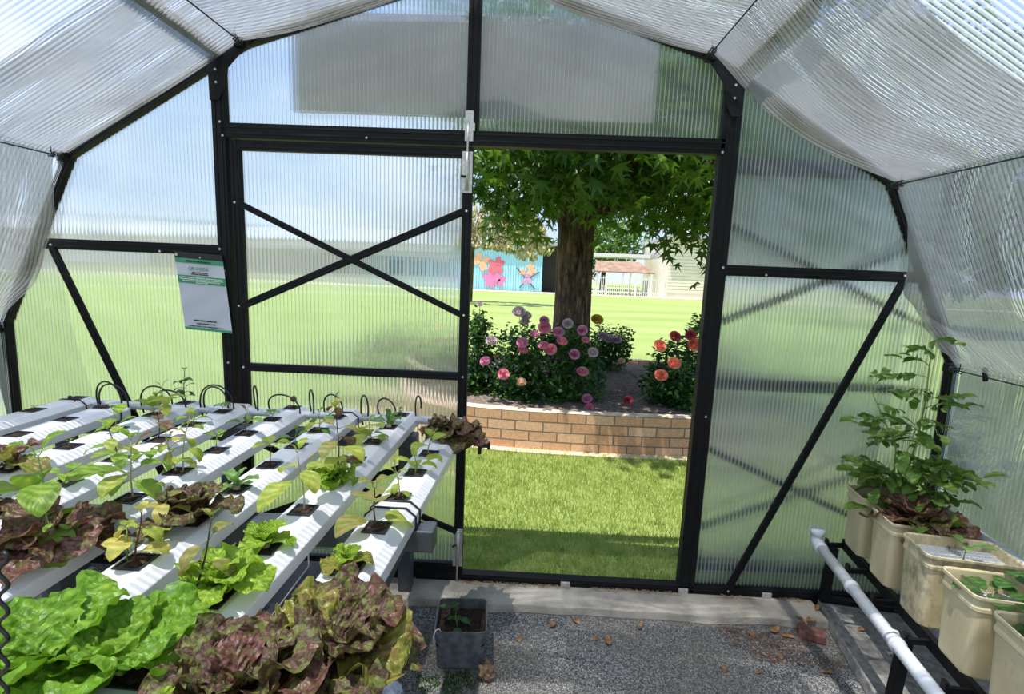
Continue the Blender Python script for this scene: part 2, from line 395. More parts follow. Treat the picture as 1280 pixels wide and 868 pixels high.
def screw(p, parent, r=.0055):
    m = MB(); m.tube([(p[0], p[1], p[2]), (p[0], p[1]-.003, p[2])], [r, r*.8], 8); return build('screw', m, 'screw', parent)
def frame_bar(name, p, q, w, parent, depth=.035, bev=.003):
    m = MB().bar(p, q, w, depth)
    p = Vector(p); q = Vector(q); d = (q-p).normalized(); ot = d.cross(Vector((0,1,0)))
    m.bar(p+Vector((0,-depth/2-.0015,0))-ot*w*.22, q+Vector((0,-depth/2-.0015,0))-ot*w*.22, w*.14, .003)
    m.bar(p+Vector((0,-depth/2-.0015,0))+ot*w*.22, q+Vector((0,-depth/2-.0015,0))+ot*w*.22, w*.14, .003)
    return build(name, m, 'black', parent, bevel=bev)
W = thing('wall_back', (XC, D, 0), 'ribbed polycarbonate greenhouse end wall in a black frame', 'wall', kind='structure')
LP, RP = XC-1.085, XC+1.065          # posts
P = [(2.15, 0), (2.13, 1.19), (1.76, 1.94), (.97, 2.41), (0, 2.72)]
for sgn in (-1, 1):
    for (h0, z0), (h1, z1) in zip(P, P[1:]):
        frame_bar('rafter', (XC+sgn*h0, D, z0), (XC+sgn*h1, D, z1), .045, W)
for x, w in ((LP, .055), (RP, .075)):
    frame_bar('post', (x, D, .02), (x, D, roofz(x)-.01), w, W, .045)
frame_bar('king_post', (-.257, D, 2.05), (-.257, D, 2.70), .052, W, .04)
frame_bar('lintel', (LP+.02, D, 2.055), (RP-.02, D, 2.055), .06, W, .045)
frame_bar('sill_bar', (-2.36, D, .045), (1.86, D, .045), .05, W, .045)
for x0, x1 in ((XC-prof(1.55)+.02, LP-.02), (RP+.03, XC+prof(1.55)-.02)): frame_bar('rail', (x0, D, 1.55), (x1, D, 1.55), .046, W, .035)
frame_bar('brace', (-2.11, D-.02, 1.53), (-1.50, D-.02, .07), .030, W, .015)
frame_bar('brace', (1.60, D-.02, 1.53), (1.005, D-.02, .05), .030, W, .015)
for sgn, xp in ((-1, LP), (1, RP)):     # gusset plates where post meets rafter
    x = XC+sgn*.97
    m = MB(); y0, y1 = D-.03, D-.024
    poly = [(x-sgn*.05, 2.415), (x+sgn*.03, 2.39), (xp+sgn*.03, 2.33), (xp+sgn*.028, 2.17), (xp-sgn*.012, 2.17), (xp-sgn*.045, 2.24), (xp-sgn*.055, 2.30)]
    if sgn > 0: poly = poly[::-1]
    nn = len(poly); m.v = [(a, y0, b_) for a, b_ in poly]+[(a, y1, b_) for a, b_ in poly]
    m.f = [tuple(range(nn)), tuple(range(nn, 2*nn))[::-1]]+[(i, i+nn, (i+1) % nn+nn, (i+1) % nn) for i in range(nn)]
    build('gusset_plate', m, 'black', W, bevel=.001)
    for z in (2.29, 2.24): screw((xp-.004*sgn, D-.032, z), W)
for x, z in ((LP+.01, 2.085), (LP+.02, 2.03), (RP-.03, 2.03), (-2.11, 1.545), (1.60, 1.555), (-1.62, 1.535), (1.02, 1.535), (LP-.015, 1.555), (RP+.02, 1.56), (LP+.0, 1.46), (LP, 1.05), (RP+.01, .9), (-.9+.2, 2.04), (1.01, .06)):
    screw((x, D-.027, z), W)
for x in (.245, .80, 1.19):
    build('clip', MB().box((x-.022, D-.034, .015), (x+.022, D-.023, .062)), 'steel', W, bevel=.002)
# panels
zt = lambda x: roofz(x)-.01
ribbed('polycarbonate_panel', LP+.02, -.262, lambda x: 2.07, zt, D+.01, W)
ribbed('polycarbonate_panel', -.25, RP-.02, lambda x: 2.07, zt, D+.01, W)
ribbed('polycarbonate_panel', XC-prof(1.55)+.0, LP-.0, lambda x: 1.55, zt, D+.01, W)
ribbed('polycarbonate_panel', XC-2.14, LP-.0, lambda x: .04, lambda x: min(1.55, zt(x)), D+.01, W)
ribbed('polycarbonate_panel', RP, XC+prof(1.55), lambda x: 1.55, zt, D+.01, W)
ribbed('polycarbonate_panel', RP, XC+2.14, lambda x: .04, lambda x: min(1.55, zt(x)), D+.01, W)

# doors: door_1 closed left leaf, door_2 right leaf folded back outside
def door(name, x0, x1, y, label, mirror=False):
    Dr = thing(name, ((x0+x1)/2, y, .07), label, 'door', kind='structure')
    w = .042
    frame_bar('stile', (x0+w/2, y, .075), (x0+w/2, y, 2.02), w, Dr, .03); frame_bar('stile', (x1-w/2, y, .075), (x1-w/2, y, 2.02), w, Dr, .03)
    frame_bar('top_rail', (x0+w, y, 1.998), (x1-w, y, 1.998), w, Dr, .03); frame_bar('bottom_rail', (x0+w, y, .097), (x1-w, y, .097), w, Dr, .03)
    frame_bar('middle_rail', (x0+w, y, 1.03), (x1-w, y, 1.03), .036, Dr, .026)
    for a, b_ in ((1.755, 1.31), (.70, .29)):
        frame_bar('cross_brace', (x0+.035, y-.028, a), (x1-.03, y-.028, b_), .026, Dr, .014)
        frame_bar('cross_brace', (x0+.035, y-.018, b_), (x1-.03, y-.018, a), .032, Dr, .010)
        for xx in (x0+.025, x1-.02):
            for zz in (a, b_): screw((xx, y-.034, zz), Dr)
    for xx in (x0+.025, x1-.02): screw((xx, y-.018, 1.03), Dr)
    ribbed('polycarbonate_panel', x0+.03, x1-.03, lambda x: .1, lambda x: 2.0, y+.008, Dr)
    return Dr
d1 = door('door_1', -1.295, -.250, D-.002, 'closed left door leaf with crossed black braces')
d2 = door('door_2', .865, 1.90, D+.16, 'open right door leaf folded back outside the wall')
# hinge bar of the folded leaf
frame_bar('hinge_arm', (.83, D+.08, 1.03), (1.5, D+.12, 1.03), .05, d2, .02)
frame_bar('hinge_arm', (.83, D+.08, 2.02), (1.5, D+.12, 2.02), .04, d2, .02)
frame_bar('hinge_arm', (.83, D+.08, .12), (1.8, D+.12, .12), .04, d2, .02)
# bolts on the closed leaf's stile
def slide_bolt(z0, z1, keep, label, flip=1):
    B = thing('slide_bolt', (-.272, D-.025, min(z0, z1)), label, 'bolt')
    x = -.272; y = D-.021
    build('back_plate', MB().box((x-.022, y-.004, z0), (x+.022, y, z1)), 'steel', B, bevel=.001)
    build('barrel', MB().tube([(x, y-.010, z0+.01), (x, y-.010, z1-.005)], .008, 10), 'steel', B, True)
    build('rod', MB().tube([(x, y-.010, (z0+z1)/2), (x, y-.010, keep)], .0045, 8), 'steel', B, True)
    zc = (z0+z1)/2-.02*flip
    build('knob', MB().tube([(x, y-.012, zc), (x-.022, y-.028, zc)], [.004, .006], 8), 'rubber', B, True)
    for sx in (-1, 1):
        for zz in (z0+.012, z1-.012): screw((x+sx*.015, y-.004, zz), B, .003)
    return B
b1 = slide_bolt(1.83, 2.0, 2.11, 'upper steel slide bolt on the closed door leaf beside the opening')
build('keeper', MB().box((-.285, D-.032, 2.04), (-.25, D-.026, 2.16)).box((-.252, D-.036, 2.08), (-.243, D-.026, 2.11)), 'steel', b1, bevel=.001)
slide_bolt(.11, .30, .03, 'lower steel slide bolt at the foot of the closed door leaf', -1)

# grey board fixed outside the gable, seen through the ribbed sheet
tag(build('backing_board', MB().box((-1.07, D+.10, 2.17), (.52, D+.112, 2.585)), simple('grey_board', (.26, .26, .25), .7, var=.15, nscale=3), bevel=.002),
    'grey rectangular board fixed outside behind the gable panels above the doors', 'board')

# side walls and roof sheets, purlins
Y0 = -2.2
def slab(p, q, name, kind_label, mat='polyroof'):
    p = Vector((p[0], 0, p[1])); q = Vector((q[0], 0, q[1])); d = (q-p).normalized(); nrm = Vector((-d.z, 0, d.x))*.003
    m = MB()
    m.v = [tuple(a+b_+Vector((0, y, 0))) for y in (Y0, D) for a in (p, q) for b_ in (-nrm, nrm)]
    m.f = [(0,1,3,2), (4,6,7,5), (0,4,5,1), (2,3,7,6), (1,5,7,3), (0,2,6,4)]
    return tag(build(name, m, mat, origin=(0,0,0)), kind_label, 'greenhouse panel', kind='structure')
Q = [(XC+h, z) for h, z in ((-2.15, 0), (-2.13, 1.19), (-1.76, 1.94), (-.97, 2.41), (0, 2.72), (.97, 2.41), (1.76, 1.94), (2.13, 1.19), (2.15, 0))]
nm = ['wall_left', 'wall_left_upper', 'ceiling_left_lower', 'ceiling_left', 'ceiling_right', 'ceiling_right_lower', 'wall_right_upper', 'wall_right']
for i in range(8): slab(Q[i], Q[i+1], nm[i], 'clear ribbed polycarbonate sheet of the greenhouse shell')
ti = 1
for h, z in ((-1.09, 2.34), (1.09, 2.34)):
    o = build('trim_%d' % ti, MB().bar((XC+h, Y0, z+.03), (XC+h, D, z+.03), .05, .03, (0,0,1)), 'black', bevel=.003); tag(o, 'black purlin along the greenhouse', 'beam', kind='structure'); ti += 1
for y in (.1, -1.0, -2.1):
    m = MB()
    for a, b_ in zip(Q, Q[1:]): m.bar((a[0], y, a[1]+.015), (b_[0], y, b_[1]+.015), .022, .03, (0,1,0))
    tag(build('trim_%d' % ti, m, 'black'), 'black hoop of the greenhouse frame', 'beam', kind='structure'); ti += 1

# ------------------------------------------------------------------ shade cloth and ropes
CL = thing('shade_cloth', (XC, 0, 2.3), 'white knitted shade cloth lining the roof and side walls, slung over ropes', 'shade cloth')
IN = [(-2.02+XC-XC-.0, 0)]
V = {'L3': (-2.40, 1.17), 'L2': (-2.02, 1.93), 'L1': (-1.225, 2.405), 'A': (-.25, 2.69), 'R1': (.70, 2.405), 'R2': (1.495, 1.93), 'R3': (1.85, 1.18), 'R4': (1.84, .10), 'L4': (-2.36, .1)}
def cloth(a, b_, y1, y0, sag, seed, fold=.014, nu=130, nv=46, end_in=0., shear=.0):
    a = V[a]; b_ = V[b_]; m = MB(); uv = []
    L = math.hypot(a[0]-b_[0], a[1]-b_[1]); d = Vector((b_[0]-a[0], 0, b_[1]-a[1])).normalized()
    nrm = Vector((-d.z, 0, d.x))          # pick the inward normal
    mid = Vector(((a[0]+b_[0])/2, 0, (a[1]+b_[1])/2)); inward = Vector((XC, 0, 1.2))-mid
    if nrm.dot(inward) < 0: nrm = -nrm
    for i in range(nu+1):
        y = y1+(y0-y1)*i/nu
        for j in range(nv+1):
            t = j/nv; e = math.sin(PI*t)
            yy = y - end_in*e*math.exp(-i/14)
            k = noise.noise(Vector((yy*5.5+shear*t*4, t*1.1, seed)))*fold*1.5+noise.noise(Vector((yy*16+shear*t*9, t*2.2, seed+9)))*fold*.5
            s = sag*e+k*(.25+.75*e)+.006
            p = Vector((a[0]+(b_[0]-a[0])*t, yy, a[1]+(b_[1]-a[1])*t))+nrm*s
            p.z -= .3*abs(sag)*e
            m.v.append(tuple(p)); uv.append((yy, t*L))
    for i in range(nu):
        for j in range(nv):
            q = i*(nv+1)+j; m.f.append((q, q+1, q+nv+2, q+nv+1))
    return build('cloth_panel', m, 'cloth', CL, smooth=True, uvs=uv)
cloth('L1', 'A', 2.16, 1.2, .03, 1, .020)
cloth('A', 'R1', 2.16, -1.9, .035, 2, .020)
cloth('L2', 'L1', 2.165, 1.64, .004, 3, .014, nu=40)
cloth('R1', 'R2', 2.145, 1.36, .06, 4, .020, end_in=.03, nu=60)
cloth('R1', 'R2', 1.10, -1.9, .05, 14, .020)
cloth('L3', 'L2', 2.13, -1.9, .10, 5, .026, shear=1.)
cloth('R2', 'R3', 2.13, -1.9, .10, 6, .030, shear=1.2, end_in=.05)
cloth('R3', 'R4', 2.11, -1.9, .0, 7, .03, shear=2., end_in=.02)
cloth('L4', 'L3', 2.12, -1.9, .02, 8, .03, shear=2.)
where = {'L2': 'lower left rope from the left wall corner', 'L1': 'upper left rope beside the left gusset plate', 'R1': 'upper right rope beside the right gusset plate', 'R2': 'middle right rope at the foot of the right roof cloth', 'R3': 'lowest right rope with a dark peg across the wall cloth', 'L3': 'lowest left rope at the edge of the wall cloth'}
for k, wd in where.items():
    x, z = V[k]; sx = 1 if x < XC else -1
    T = thing('support_rope', (x, 0, z), 'thin dark '+wd, 'rope', 'ropes holding the shade cloth')
    pts = [(x+sx*.012, 2.17+(-1.9-2.17)*i/24., z-.012-.018*math.sin(PI*i/24.)*(1 if i else 0)) for i in range(25)]
    build('rope', MB().tube(pts, .0028, 6), 'rope', T, True)
    km = MB()
    for q in range(5):
        a0 = R.uniform(0, 6); km.tube([(x+sx*.012+.012*math.cos(a0+t), 2.15-q*.012, z-.012+.012*math.sin(a0+t)) for t in (0, 1.2, 2.4, 3.6, 4.8)], .0022, 5)
    km.tube([(x+sx*.012, 2.11, z-.01), (x+sx*.02, 2.10, z+.012), (x+sx*.03, 2.09, z+.02)], .002, 5)
    build('knot', km, 'rope', T, True)
    km = MB().box((x-.02, 2.155, z-.028), (x+.02, 2.19, z+.01)); build('hook', km, 'black', T, bevel=.004)
    if k == 'R3': build('peg', MB().bar((x-.02, 1.99, z+.025), (x-.014, 1.985, z-.03), .014, .014), 'rubber', T, bevel=.003)
# gathered end of cloth at the left corner post and a crimped cord close to the camera
m = MB(); uv = []
for i in range(60):
    t = i/59.
    for j in range(28):
        a = j/27.; x = -2.30+.10*a*(.35+.9*min(1, t*1.6))+.012*math.sin(a*34)*(.4+t*.6)*.3; y = 2.09-.07*a+.012*math.cos(a*34)*.6
        m.v.append((x, y, 1.10-t*1.0)); uv.append((a*.3, t*1.0))
for i in range(59):
    for j in range(27):
        q = i*28+j; m.f.append((q, q+1, q+29, q+28))
build('cloth_gather', m, 'cloth', CL, smooth=True, uvs=uv)
cpt = [atY(4, 690+i*4.5, .46) + Vector((.0055*math.sin(i*.85), 0, 0)) for i in range(46)]
tag(build('crimped_cord', MB().tube(cpt, .0022, 6), 'rubber', smooth=True), 'dark crimped cord hanging at the left edge close to the lettuces', 'cord')

# ------------------------------------------------------------------ door sill kerb, slab, bits on the floor
m = MB(); n = 40
rg = []
for i in range(n+1):
    x = -1.6+3.0*i/n; k = .010*noise.noise(Vector((x*4, 1, 3)))
    rg.append([(x, 2.02+k*2+.02*(x > 9), 0.0), (x, 2.03+k, .034+k*.4), (x, 2.235, .036), (x, 2.235, 0.0)])
tag(build('concrete_kerb', m.rings(rg), 'concrete', bevel=.004), 'pale worn concrete kerb along the foot of the doorway', 'kerb', kind='structure')
S = MB(); a0 = atZ(1022, 748, .055); a1 = atZ(1094, 868, .055); dd = (a1-a0).normalized(); a2 = a1+dd*1.6; sx = Vector((.75, 0, 0))
S.rings([[a0+Vector((0,0,-.055)), a0, a0+Vector((.5, 0, 0)), a0+Vector((.5, 0, -.055))], [a2+Vector((0,0,-.055)), a2, a2+Vector((.8, 0, 0)), a2+Vector((.8, 0, -.055))]])
tag(build('concrete_slab', S, 'darkconcrete', bevel=.006), 'dirty grey concrete slab under the right-hand planter rack', 'slab', kind='structure')
p = atZ(1012, 800, 0)
m = MB().bar((p.x-.035, p.y+.03, .018), (p.x+.06, p.y-.005, .018), .06, .036, (0,0,1))
tag(build('brick_piece', m, 'redbrick', bevel=.005), 'broken red brick half sunk in gravel beside the concrete slab', 'brick')
p = atZ(990, 744, .037)
def flat_leaf(L, w, seed):
    r = random.Random(seed); m = MB(); n = 6; k1 = r.uniform(-.5, .8); uv = []
    for i in range(n+1):
        u = i/n; ww = w*math.sin(PI*min(1, u*.96+.03))**.8
        for s_ in (-1, 0, 1): m.v.append((s_*ww, L*(u-.5), .002+L*k1*(u-.5)**2+abs(s_)*ww*.5)); uv.append((.5+.5*s_, u))
    for i in range(n):
        for j in range(2):
            q = i*3+j; m.f.append((q, q+1, q+4, q+3))
    m.uv = uv; return m
dl = [(1005, 748), (1075, 803), (968, 790), (985, 797), (745, 800), (690, 783), (760, 803), (940, 795), (1000, 785), (1012, 786), (975, 822), (1035, 842), (948, 842), (905, 838), (720, 778), (800, 785), (650, 800), (1020, 770)]
pos = ['beside the slab corner', 'on the slab edge', 'in the leaf litter left of the slab', 'between the litter and the red brick', 'in open gravel below the doorway middle', 'just in front of the kerb', 'in open gravel right of a twin leaf', 'in the left part of the litter', 'above the red brick', 'touching the red brick', 'in gravel below the red brick', 'near the bottom right of the gravel', 'in gravel left of the brick', 'in the middle of the gravel', 'close to the kerb front', 'in gravel under the right post', 'right of the grey pot', 'between kerb and slab']
for i, (q, t_) in enumerate(zip(dl, pos)):
    p = atZ(*q, .0); fl = flat_leaf(R.uniform(.03, .06), R.uniform(.008, .016), i); o = build('dry_leaf', fl, 'deadleaf', origin=(0,0,0), smooth=True)
    o.location = (p.x, p.y, .037 if p.y > 2.02 else (.056 if i == 1 else .001)); o.rotation_euler = (0, 0, R.uniform(0, 6.3)); tag(o, 'dry brown fallen leaf '+t_, 'leaf', 'dry leaves on the gravel')

def straw(n, xs, ys, zf, seed, L=.025):
    r = random.Random(seed); m = MB()
    for i in range(n):
        x = r.uniform(*xs); y = ys[0]+(ys[1]-ys[0])*r.random(); z = zf(y)+.003; a = r.uniform(0, PI); l = L*r.uniform(.3, 1)
        if noise.noise(Vector((x*4, y*6, seed))) < -.05: continue
        m.bar((x, y, z), (x+math.cos(a)*l, y+math.sin(a)*l*.6, z+.002), .0016, .0012, (0, 0, 1))
    return m
tag(build('straw_litter', straw(900, (-.6, 1.35), (2.15, 2.185), lambda y: .037, 1), simple('dry_straw', (.34, .24, .13), .9, var=.4)), 'dry straw and grass clippings lying along the door sill', 'litter', kind='stuff')
tag(build('bark_litter', straw(1100, (.9, 1.42), (1.80, 2.0), lambda y: .0, 3, .02), simple('brown_litter', (.20, .10, .05), .9, var=.4)), 'brown crumbled leaf litter in the gravel corner left of the concrete slab', 'litter', kind='stuff')
gm = grass(2600, -.40, -.06, 1.52, 1.70, .010, 9); keep = [f for f in gm.f if math.hypot((gm.v[f[0]][0]+.23)/.16, (gm.v[f[0]][1]-1.61)/.085)+.9*noise.noise(Vector((gm.v[f[0]][0]*22, gm.v[f[0]][1]*22, 1))) < .62]
g2 = MB()
for f in keep: g2.add([gm.v[i] for i in f], [(0, 1, 2)])
tag(build('moss', g2, 'darkleaf'), 'small patch of green moss on the gravel in front of the grey pot', 'moss', kind='stuff')

def rr(w, d, r, z, n=5, cx=0, cy=0):
    out = []
    for sx_, sy_, a0 in ((1, 1, 0), (-1, 1, PI/2), (-1, -1, PI), (1, -1, 3*PI/2)):
        for i in range(n+1):
            a = a0+PI/2*i/n; out.append((cx+sx_*(w/2-r)+r*math.cos(a), cy+sy_*(d/2-r)+r*math.sin(a), z))
    return out

# ------------------------------------------------------------------ leaves and plants
def leaf_mesh(L, Wd, seed=0, nu=10, nv=6, shape='oval', curl=.8, cup=.25, ruf=.0, crk=.0, fold=0., petiole=0., lobes=0, start=.0, crs=9.):
    """a leaf growing along +Y from the origin, normal +Z; returns verts, faces, uvs"""
    r = random.Random(seed); ph = r.uniform(0, 6.28); vs = []; fs = []; uv = []; off = Vector((r.uniform(0, 50), r.uniform(0, 50), 0))
    y = petiole; z = 0; th = start; ds = L/nu
    for i in range(nu+1):
        u = i/nu
        if shape == 'oval': w = (math.sin(PI*min(1, u**.85*.985+.008)))**.75
        elif shape == 'heart': w = (math.sin(PI*(u**.55*.96+.03)))**.7
        elif shape == 'lettuce': w = .20+.80*math.sin(PI*min(.98, u**.9*.80))**.9 if u < .72 else (.20+.80*math.sin(PI*.596)**.9)*math.sqrt(max(0, 1-((u-.72)/.29)**2))
        elif shape == 'oak': w = (.28+.72*math.sin(PI*u*.93)**1)*(.75+.25*abs(math.sin(u*PI*3.2)))*(1 if u < .98 else .5)
        else: w = math.sin(PI*min(1, u*.98+.01))**1.1
        if i: y += ds*math.cos(th); z += ds*math.sin(th)
        th -= curl/nu*(.4+1.2*u)
        nx = -math.sin(th); nz = math.cos(th)
        for j in range(nv+1):
            v = -1+2*j/nv; ww = w
            if lobes: ww = w*(1-.16*(.5+.5*math.sin(u*PI*2*lobes+ph))*abs(v))
            x = v*ww*Wd/2; h = cup*(v*v)*ww*Wd/2+fold*abs(x)
            if ruf: h += ruf*Wd*(abs(v)**2.2)*math.sin(u*PI*5.2+ph+(1.6 if v > 0 else 0))*min(1, u*3)
            if crk: h += crk*noise.noise(Vector((x*crs/max(Wd, .01), u*L*crs/max(Wd, .01), 0))+off)*(1-.6*math.exp(-(v*6)**2))
            vs.append((x, y+nx*h, z+nz*h)); uv.append((.5+.5*v, u))
    for i in range(nu):
        for j in range(nv):
            a = i*(nv+1)+j; fs.append((a, a+1, a+nv+2, a+nv+1))
    if petiole > 0:
        m = MB(); m.tube([(0, 0, 0), (0, petiole*.5, -.002), (0, petiole+.003, 0)], [.0011, .001, .0009], 5)
        n0 = len(vs); vs += m.v; fs += [tuple(k+n0 for k in f) for f in m.f]; uv += [(.5, .01)]*len(m.v)
    return vs, fs, uv
def place_leaf(parent, base, az, el, mat, name='leaf', scale=1, roll=0., **kw):
    vs, fs, uv = leaf_mesh(**kw)
    m = MB(); m.v = vs; m.f = fs; m.uv = uv
    o = build(name, m, mat, parent, smooth=True, origin=(0, 0, 0))
    o.location = Vector(base); o.rotation_euler = (Matrix.Rotation(az, 3, 'Z') @ Matrix.Rotation(el, 3, 'X') @ Matrix.Rotation(roll, 3, 'Y')).to_euler(); return o
def lettuce(loc, size, mat, seed, label, n=13, name='lettuce', hi=1.0, fine=1, lean=(0, 0), mats=None, ruf=.10, crk=.10, wide=.95, flat=0.):
    r = random.Random(seed); T = thing(name, loc, label, 'lettuce', 'lettuces')
    m = MB().tube([(loc[0], loc[1], loc[2]-.03), (loc[0], loc[1], loc[2]+.02*size/.2)], [.012, .010], 8); build('stem', m, 'palestem', T, True)
    for i in range(n):
        t = i/max(1, n-1)                     # 0 outer .. 1 inner
        az = i*2.399+r.uniform(-.25, .25); L = size*(1.0-.42*t)*r.uniform(.88, 1.1)
        el = rad(6+flat+64*t**.8*hi)+r.uniform(-.1, .1)
        dx, dy = math.sin(-az)*0, 0
        el += lean[0]*math.cos(az-lean[1])
        mm = mat if not mats or r.random() > .3 else r.choice(mats)
        place_leaf(T, (0, 0, .004+.012*t), az, el, mm, L=L, Wd=L*wide*r.uniform(.85, 1.1), seed=seed*100+i, nu=12*fine, nv=10*fine, shape='lettuce',
                   curl=(1.5-.5*t)*r.uniform(.7, 1.2), cup=.28*(1-.3*t)+.5*t*.4, ruf=ruf*r.uniform(.5, 1.2), crk=crk*L*.75, lobes=6, roll=r.uniform(-.25, .25), crs=9)
    return T
def basil(loc, h, n, ls, mat, seed, label, stem='stem', lean=(0, 0), name='basil_plant', cat='basil plant', top=True, mats=None, shape='oval', group='seedlings in the growing channels', crk=.05, start=.35, wd=.62):
    r = random.Random(seed); T = thing(name, loc, label, cat, group)
    pts = [Vector((lean[0]*(t**1.3)+.004*math.sin(t*5+seed), lean[1]*(t**1.3), -.015+(h+.015)*t)) for t in [i/8. for i in range(9)]]
    build('stem', MB().tube([p+Vector(loc) for p in pts], [.0024-.0012*i/8 for i in range(9)], 6), stem, T, True)
    k = 0
    ls *= 1.08; n = n+1 if n > 1 else n
    for i in range(n):
        t = start+(1-start)*i/max(1, n-1) if n > 1 else 1
        p = pts[min(8, int(t*8))]
        for sd in (0, PI):
            az = i*PI/2+sd+seed*1.3+r.uniform(-.3, .3); s = ls*(.75+.5*math.sin(PI*(.15+.75*t)))*r.uniform(.8, 1.1)
            if i == n-1: s *= .6
            mm = mat if not mats or r.random() > .35 else r.choice(mats)
            place_leaf(T, p, az, rad(r.uniform(-25, 45) if i < n-1 else 65), mm, L=s, Wd=s*wd, seed=seed*50+k, nu=9, nv=6, shape=shape, curl=r.uniform(.8, 1.9), cup=-.12, fold=.25, crk=crk*s, petiole=s*.28, crs=8)
            k += 1
    return T
def sprout(loc, h, ls, mat, seed, label, n=2, stem='stem', shape='heart', up=25):
    r = random.Random(seed); T = thing('seedling', loc, label, 'seedling', 'seedlings in the growing channels')
    build('stem', MB().tube([Vector(loc)+Vector((0, 0, -.015)), Vector(loc)+Vector((.003, 0, h*.6)), Vector(loc)+Vector((.005, .002, h))], [.0018, .0015, .001], 6), stem, T, True)
    for i in range(n):
        place_leaf(T, (.005, .002, h), seed+i*2*PI/n+r.uniform(-.3, .3), rad(up), mat, L=ls*r.uniform(.8, 1.1), Wd=ls*.75, seed=seed*7+i, nu=8, nv=6, shape=shape, curl=r.uniform(.5, 1.2), cup=.2, fold=.15, petiole=ls*.3)
    return T

# ------------------------------------------------------------------ NFT table
ZT = .862
CH = {1: (-.325, .055, 1.83, .172, 1.905, 8), 2: (-.55, .035, 2.11, .180, 2.165, 9), 3: (-.795, .012, 2.03, .180, 2.165, 9), 4: (-1.035, .008, 2.14, .183, 2.175, 9), 5: (-1.285, 0, 2.03, .183, 2.165, 9),
      6: (-1.52, 0, 2.14, .193, 2.175, 8), 7: (-1.79, 0, 2.02, .185, 2.07, 9), 8: (-2.015, 0, 2.13, .2, 2.16, 9)}
ordn = ['', 'rightmost', 'second', 'third', 'fourth', 'fifth', 'sixth', 'seventh', 'leftmost']
cord = lambda c: {1: 'rightmost channel', 8: 'leftmost channel'}.get(c, ordn[c]+' channel from right')
def chx(c, y): return CH[c][0]+CH[c][1]*(y-1.5)
def cup(c, k): y = CH[c][2]-CH[c][3]*k; return (chx(c, y), y, ZT)
pf = [(-.066, 0), (.066, 0), (.066, .034), (.040, .055), (-.040, .055), (-.066, .034)]
for c, (xc, sl, yk, dk, yend, nk) in CH.items():
    y0 = .30; z0 = ZT-.055
    lab = 'white hydroponic growing channel, '+{1: 'rightmost of the eight on the table', 8: 'leftmost of the eight on the table'}.get(c, ordn[c]+' from the right of the eight on the table')
    T = thing('growing_channel', (chx(c, y0), y0, z0), lab, 'growing channel', 'hydroponic channels on the table')
    m = MB(); m.rings([[(chx(c, y)+a, y, z0+b_) for a, b_ in pf] for y in (y0, yend)], True, True)
    build('channel_body', m, 'channel', T, bevel=.003)
    m = MB(); m.rings([[(chx(c, yend-.03)+a*1.03, yend-.03, z0+b_*1.03-.001) for a, b_ in pf], [(chx(c, yend+.004)+a*1.03, yend+.004, z0+b_*1.03-.001) for a, b_ in pf]])
    build('end_cap', m, 'channel', T, bevel=.002)
    for k in range(nk):
        x, y, z = cup(c, k)
        if y < .34: continue
        m = MB(); s = .030; h = .0035
        ca, sa = math.cos(math.atan(-sl)), math.sin(math.atan(-sl))
        def sq(s_, z_): return [(x+(a*ca-b_*sa)*s_, y+(a*sa+b_*ca)*s_, z_) for a, b_ in ((-1,-1),(1,-1),(1,1),(-1,1))]
        m.rings([sq(s, z+.0005), sq(s, z+h), sq(s*.86, z+h), sq(s*.80, z-.004)], True, False)
        cp = build('plant_cup', m, 'blackplastic', T)
        m = MB().blob((x, y, z-.001), (s*.84, s*.84, .006), c*10+k, .25, 5); build('soil', m, 'soil', cp, True)
    if c in (8, 7, 3, 1):
        ys = {8: [yend-.06], 7: [yend-.05], 3: [yend-.06], 1: [1.285, 1.245]}[c]
        for yy in ys:
            X = chx(c, yy); pl = [(-.069, -.06), (-.069, .035), (-.042, .058), (.042, .058), (.069, .035), (.069, -.06)]
            build('strap', MB().tube([(X+a, yy, z0+b_) for a, b_ in pl], .0028, 6), 'rubber', T, True)
# table frame
TF = thing('table_frame', (-1.2, 1.2, 0), 'dark grey steel stand carrying the white growing channels', 'table frame')
for y in (1.27, 2.04, .5): build('cross_beam', MB().bar((-2.12, y, .772), (-.222 if y < 2 else -.44, y, .772), .062, .062, (0,0,1)), 'darkgrey', TF, bevel=.004)
for x in (-.50, -1.3, -2.05):
    for y in (2.10, 1.27, .5):
        if y == 1.27 and x == -.50: continue
        build('leg', MB().bar((x, y, .0 if y < 2.02 else .036), (x, y, .742), .06, .06, (0,1,0)), 'darkgrey', TF, bevel=.004)
for x in (-2.05, -.50): build('side_rail', MB().bar((x, .5, .30), (x, 2.10, .30), .04, .04, (0,0,1)), 'darkgrey', TF, bevel=.003)
# drain manifold pipe and valve
T = thing('drain_pipe', (-1.2, 2.175, .80), 'white drain pipe joining the far ends of the channels, with a black valve', 'pipe')
build('pipe', MB().tube([(-2.1, 2.155, .835), (-.25, 2.135, .835)], .019, 12), 'pvc', T, True)
v = atY(603, 560, 2.13)
build('valve', MB().tube([(-.25, 2.135, .835), (-.19, 2.135, .80), (v.x-.02, 2.13, v.z+.01), (v.x+.012, 2.13, v.z+.01)], .011, 8).bar((v.x-.012, 2.13, v.z+.045), (v.x-.012, 2.13, v.z-.03), .016, .016).bar((v.x+.0, 2.13, v.z+.012), (v.x+.035, 2.13, v.z+.012), .018, .018).bar((v.x+.028, 2.13, v.z+.028), (v.x+.028, 2.13, v.z-.004), .012, .02), 'blackplastic', T, bevel=.002)
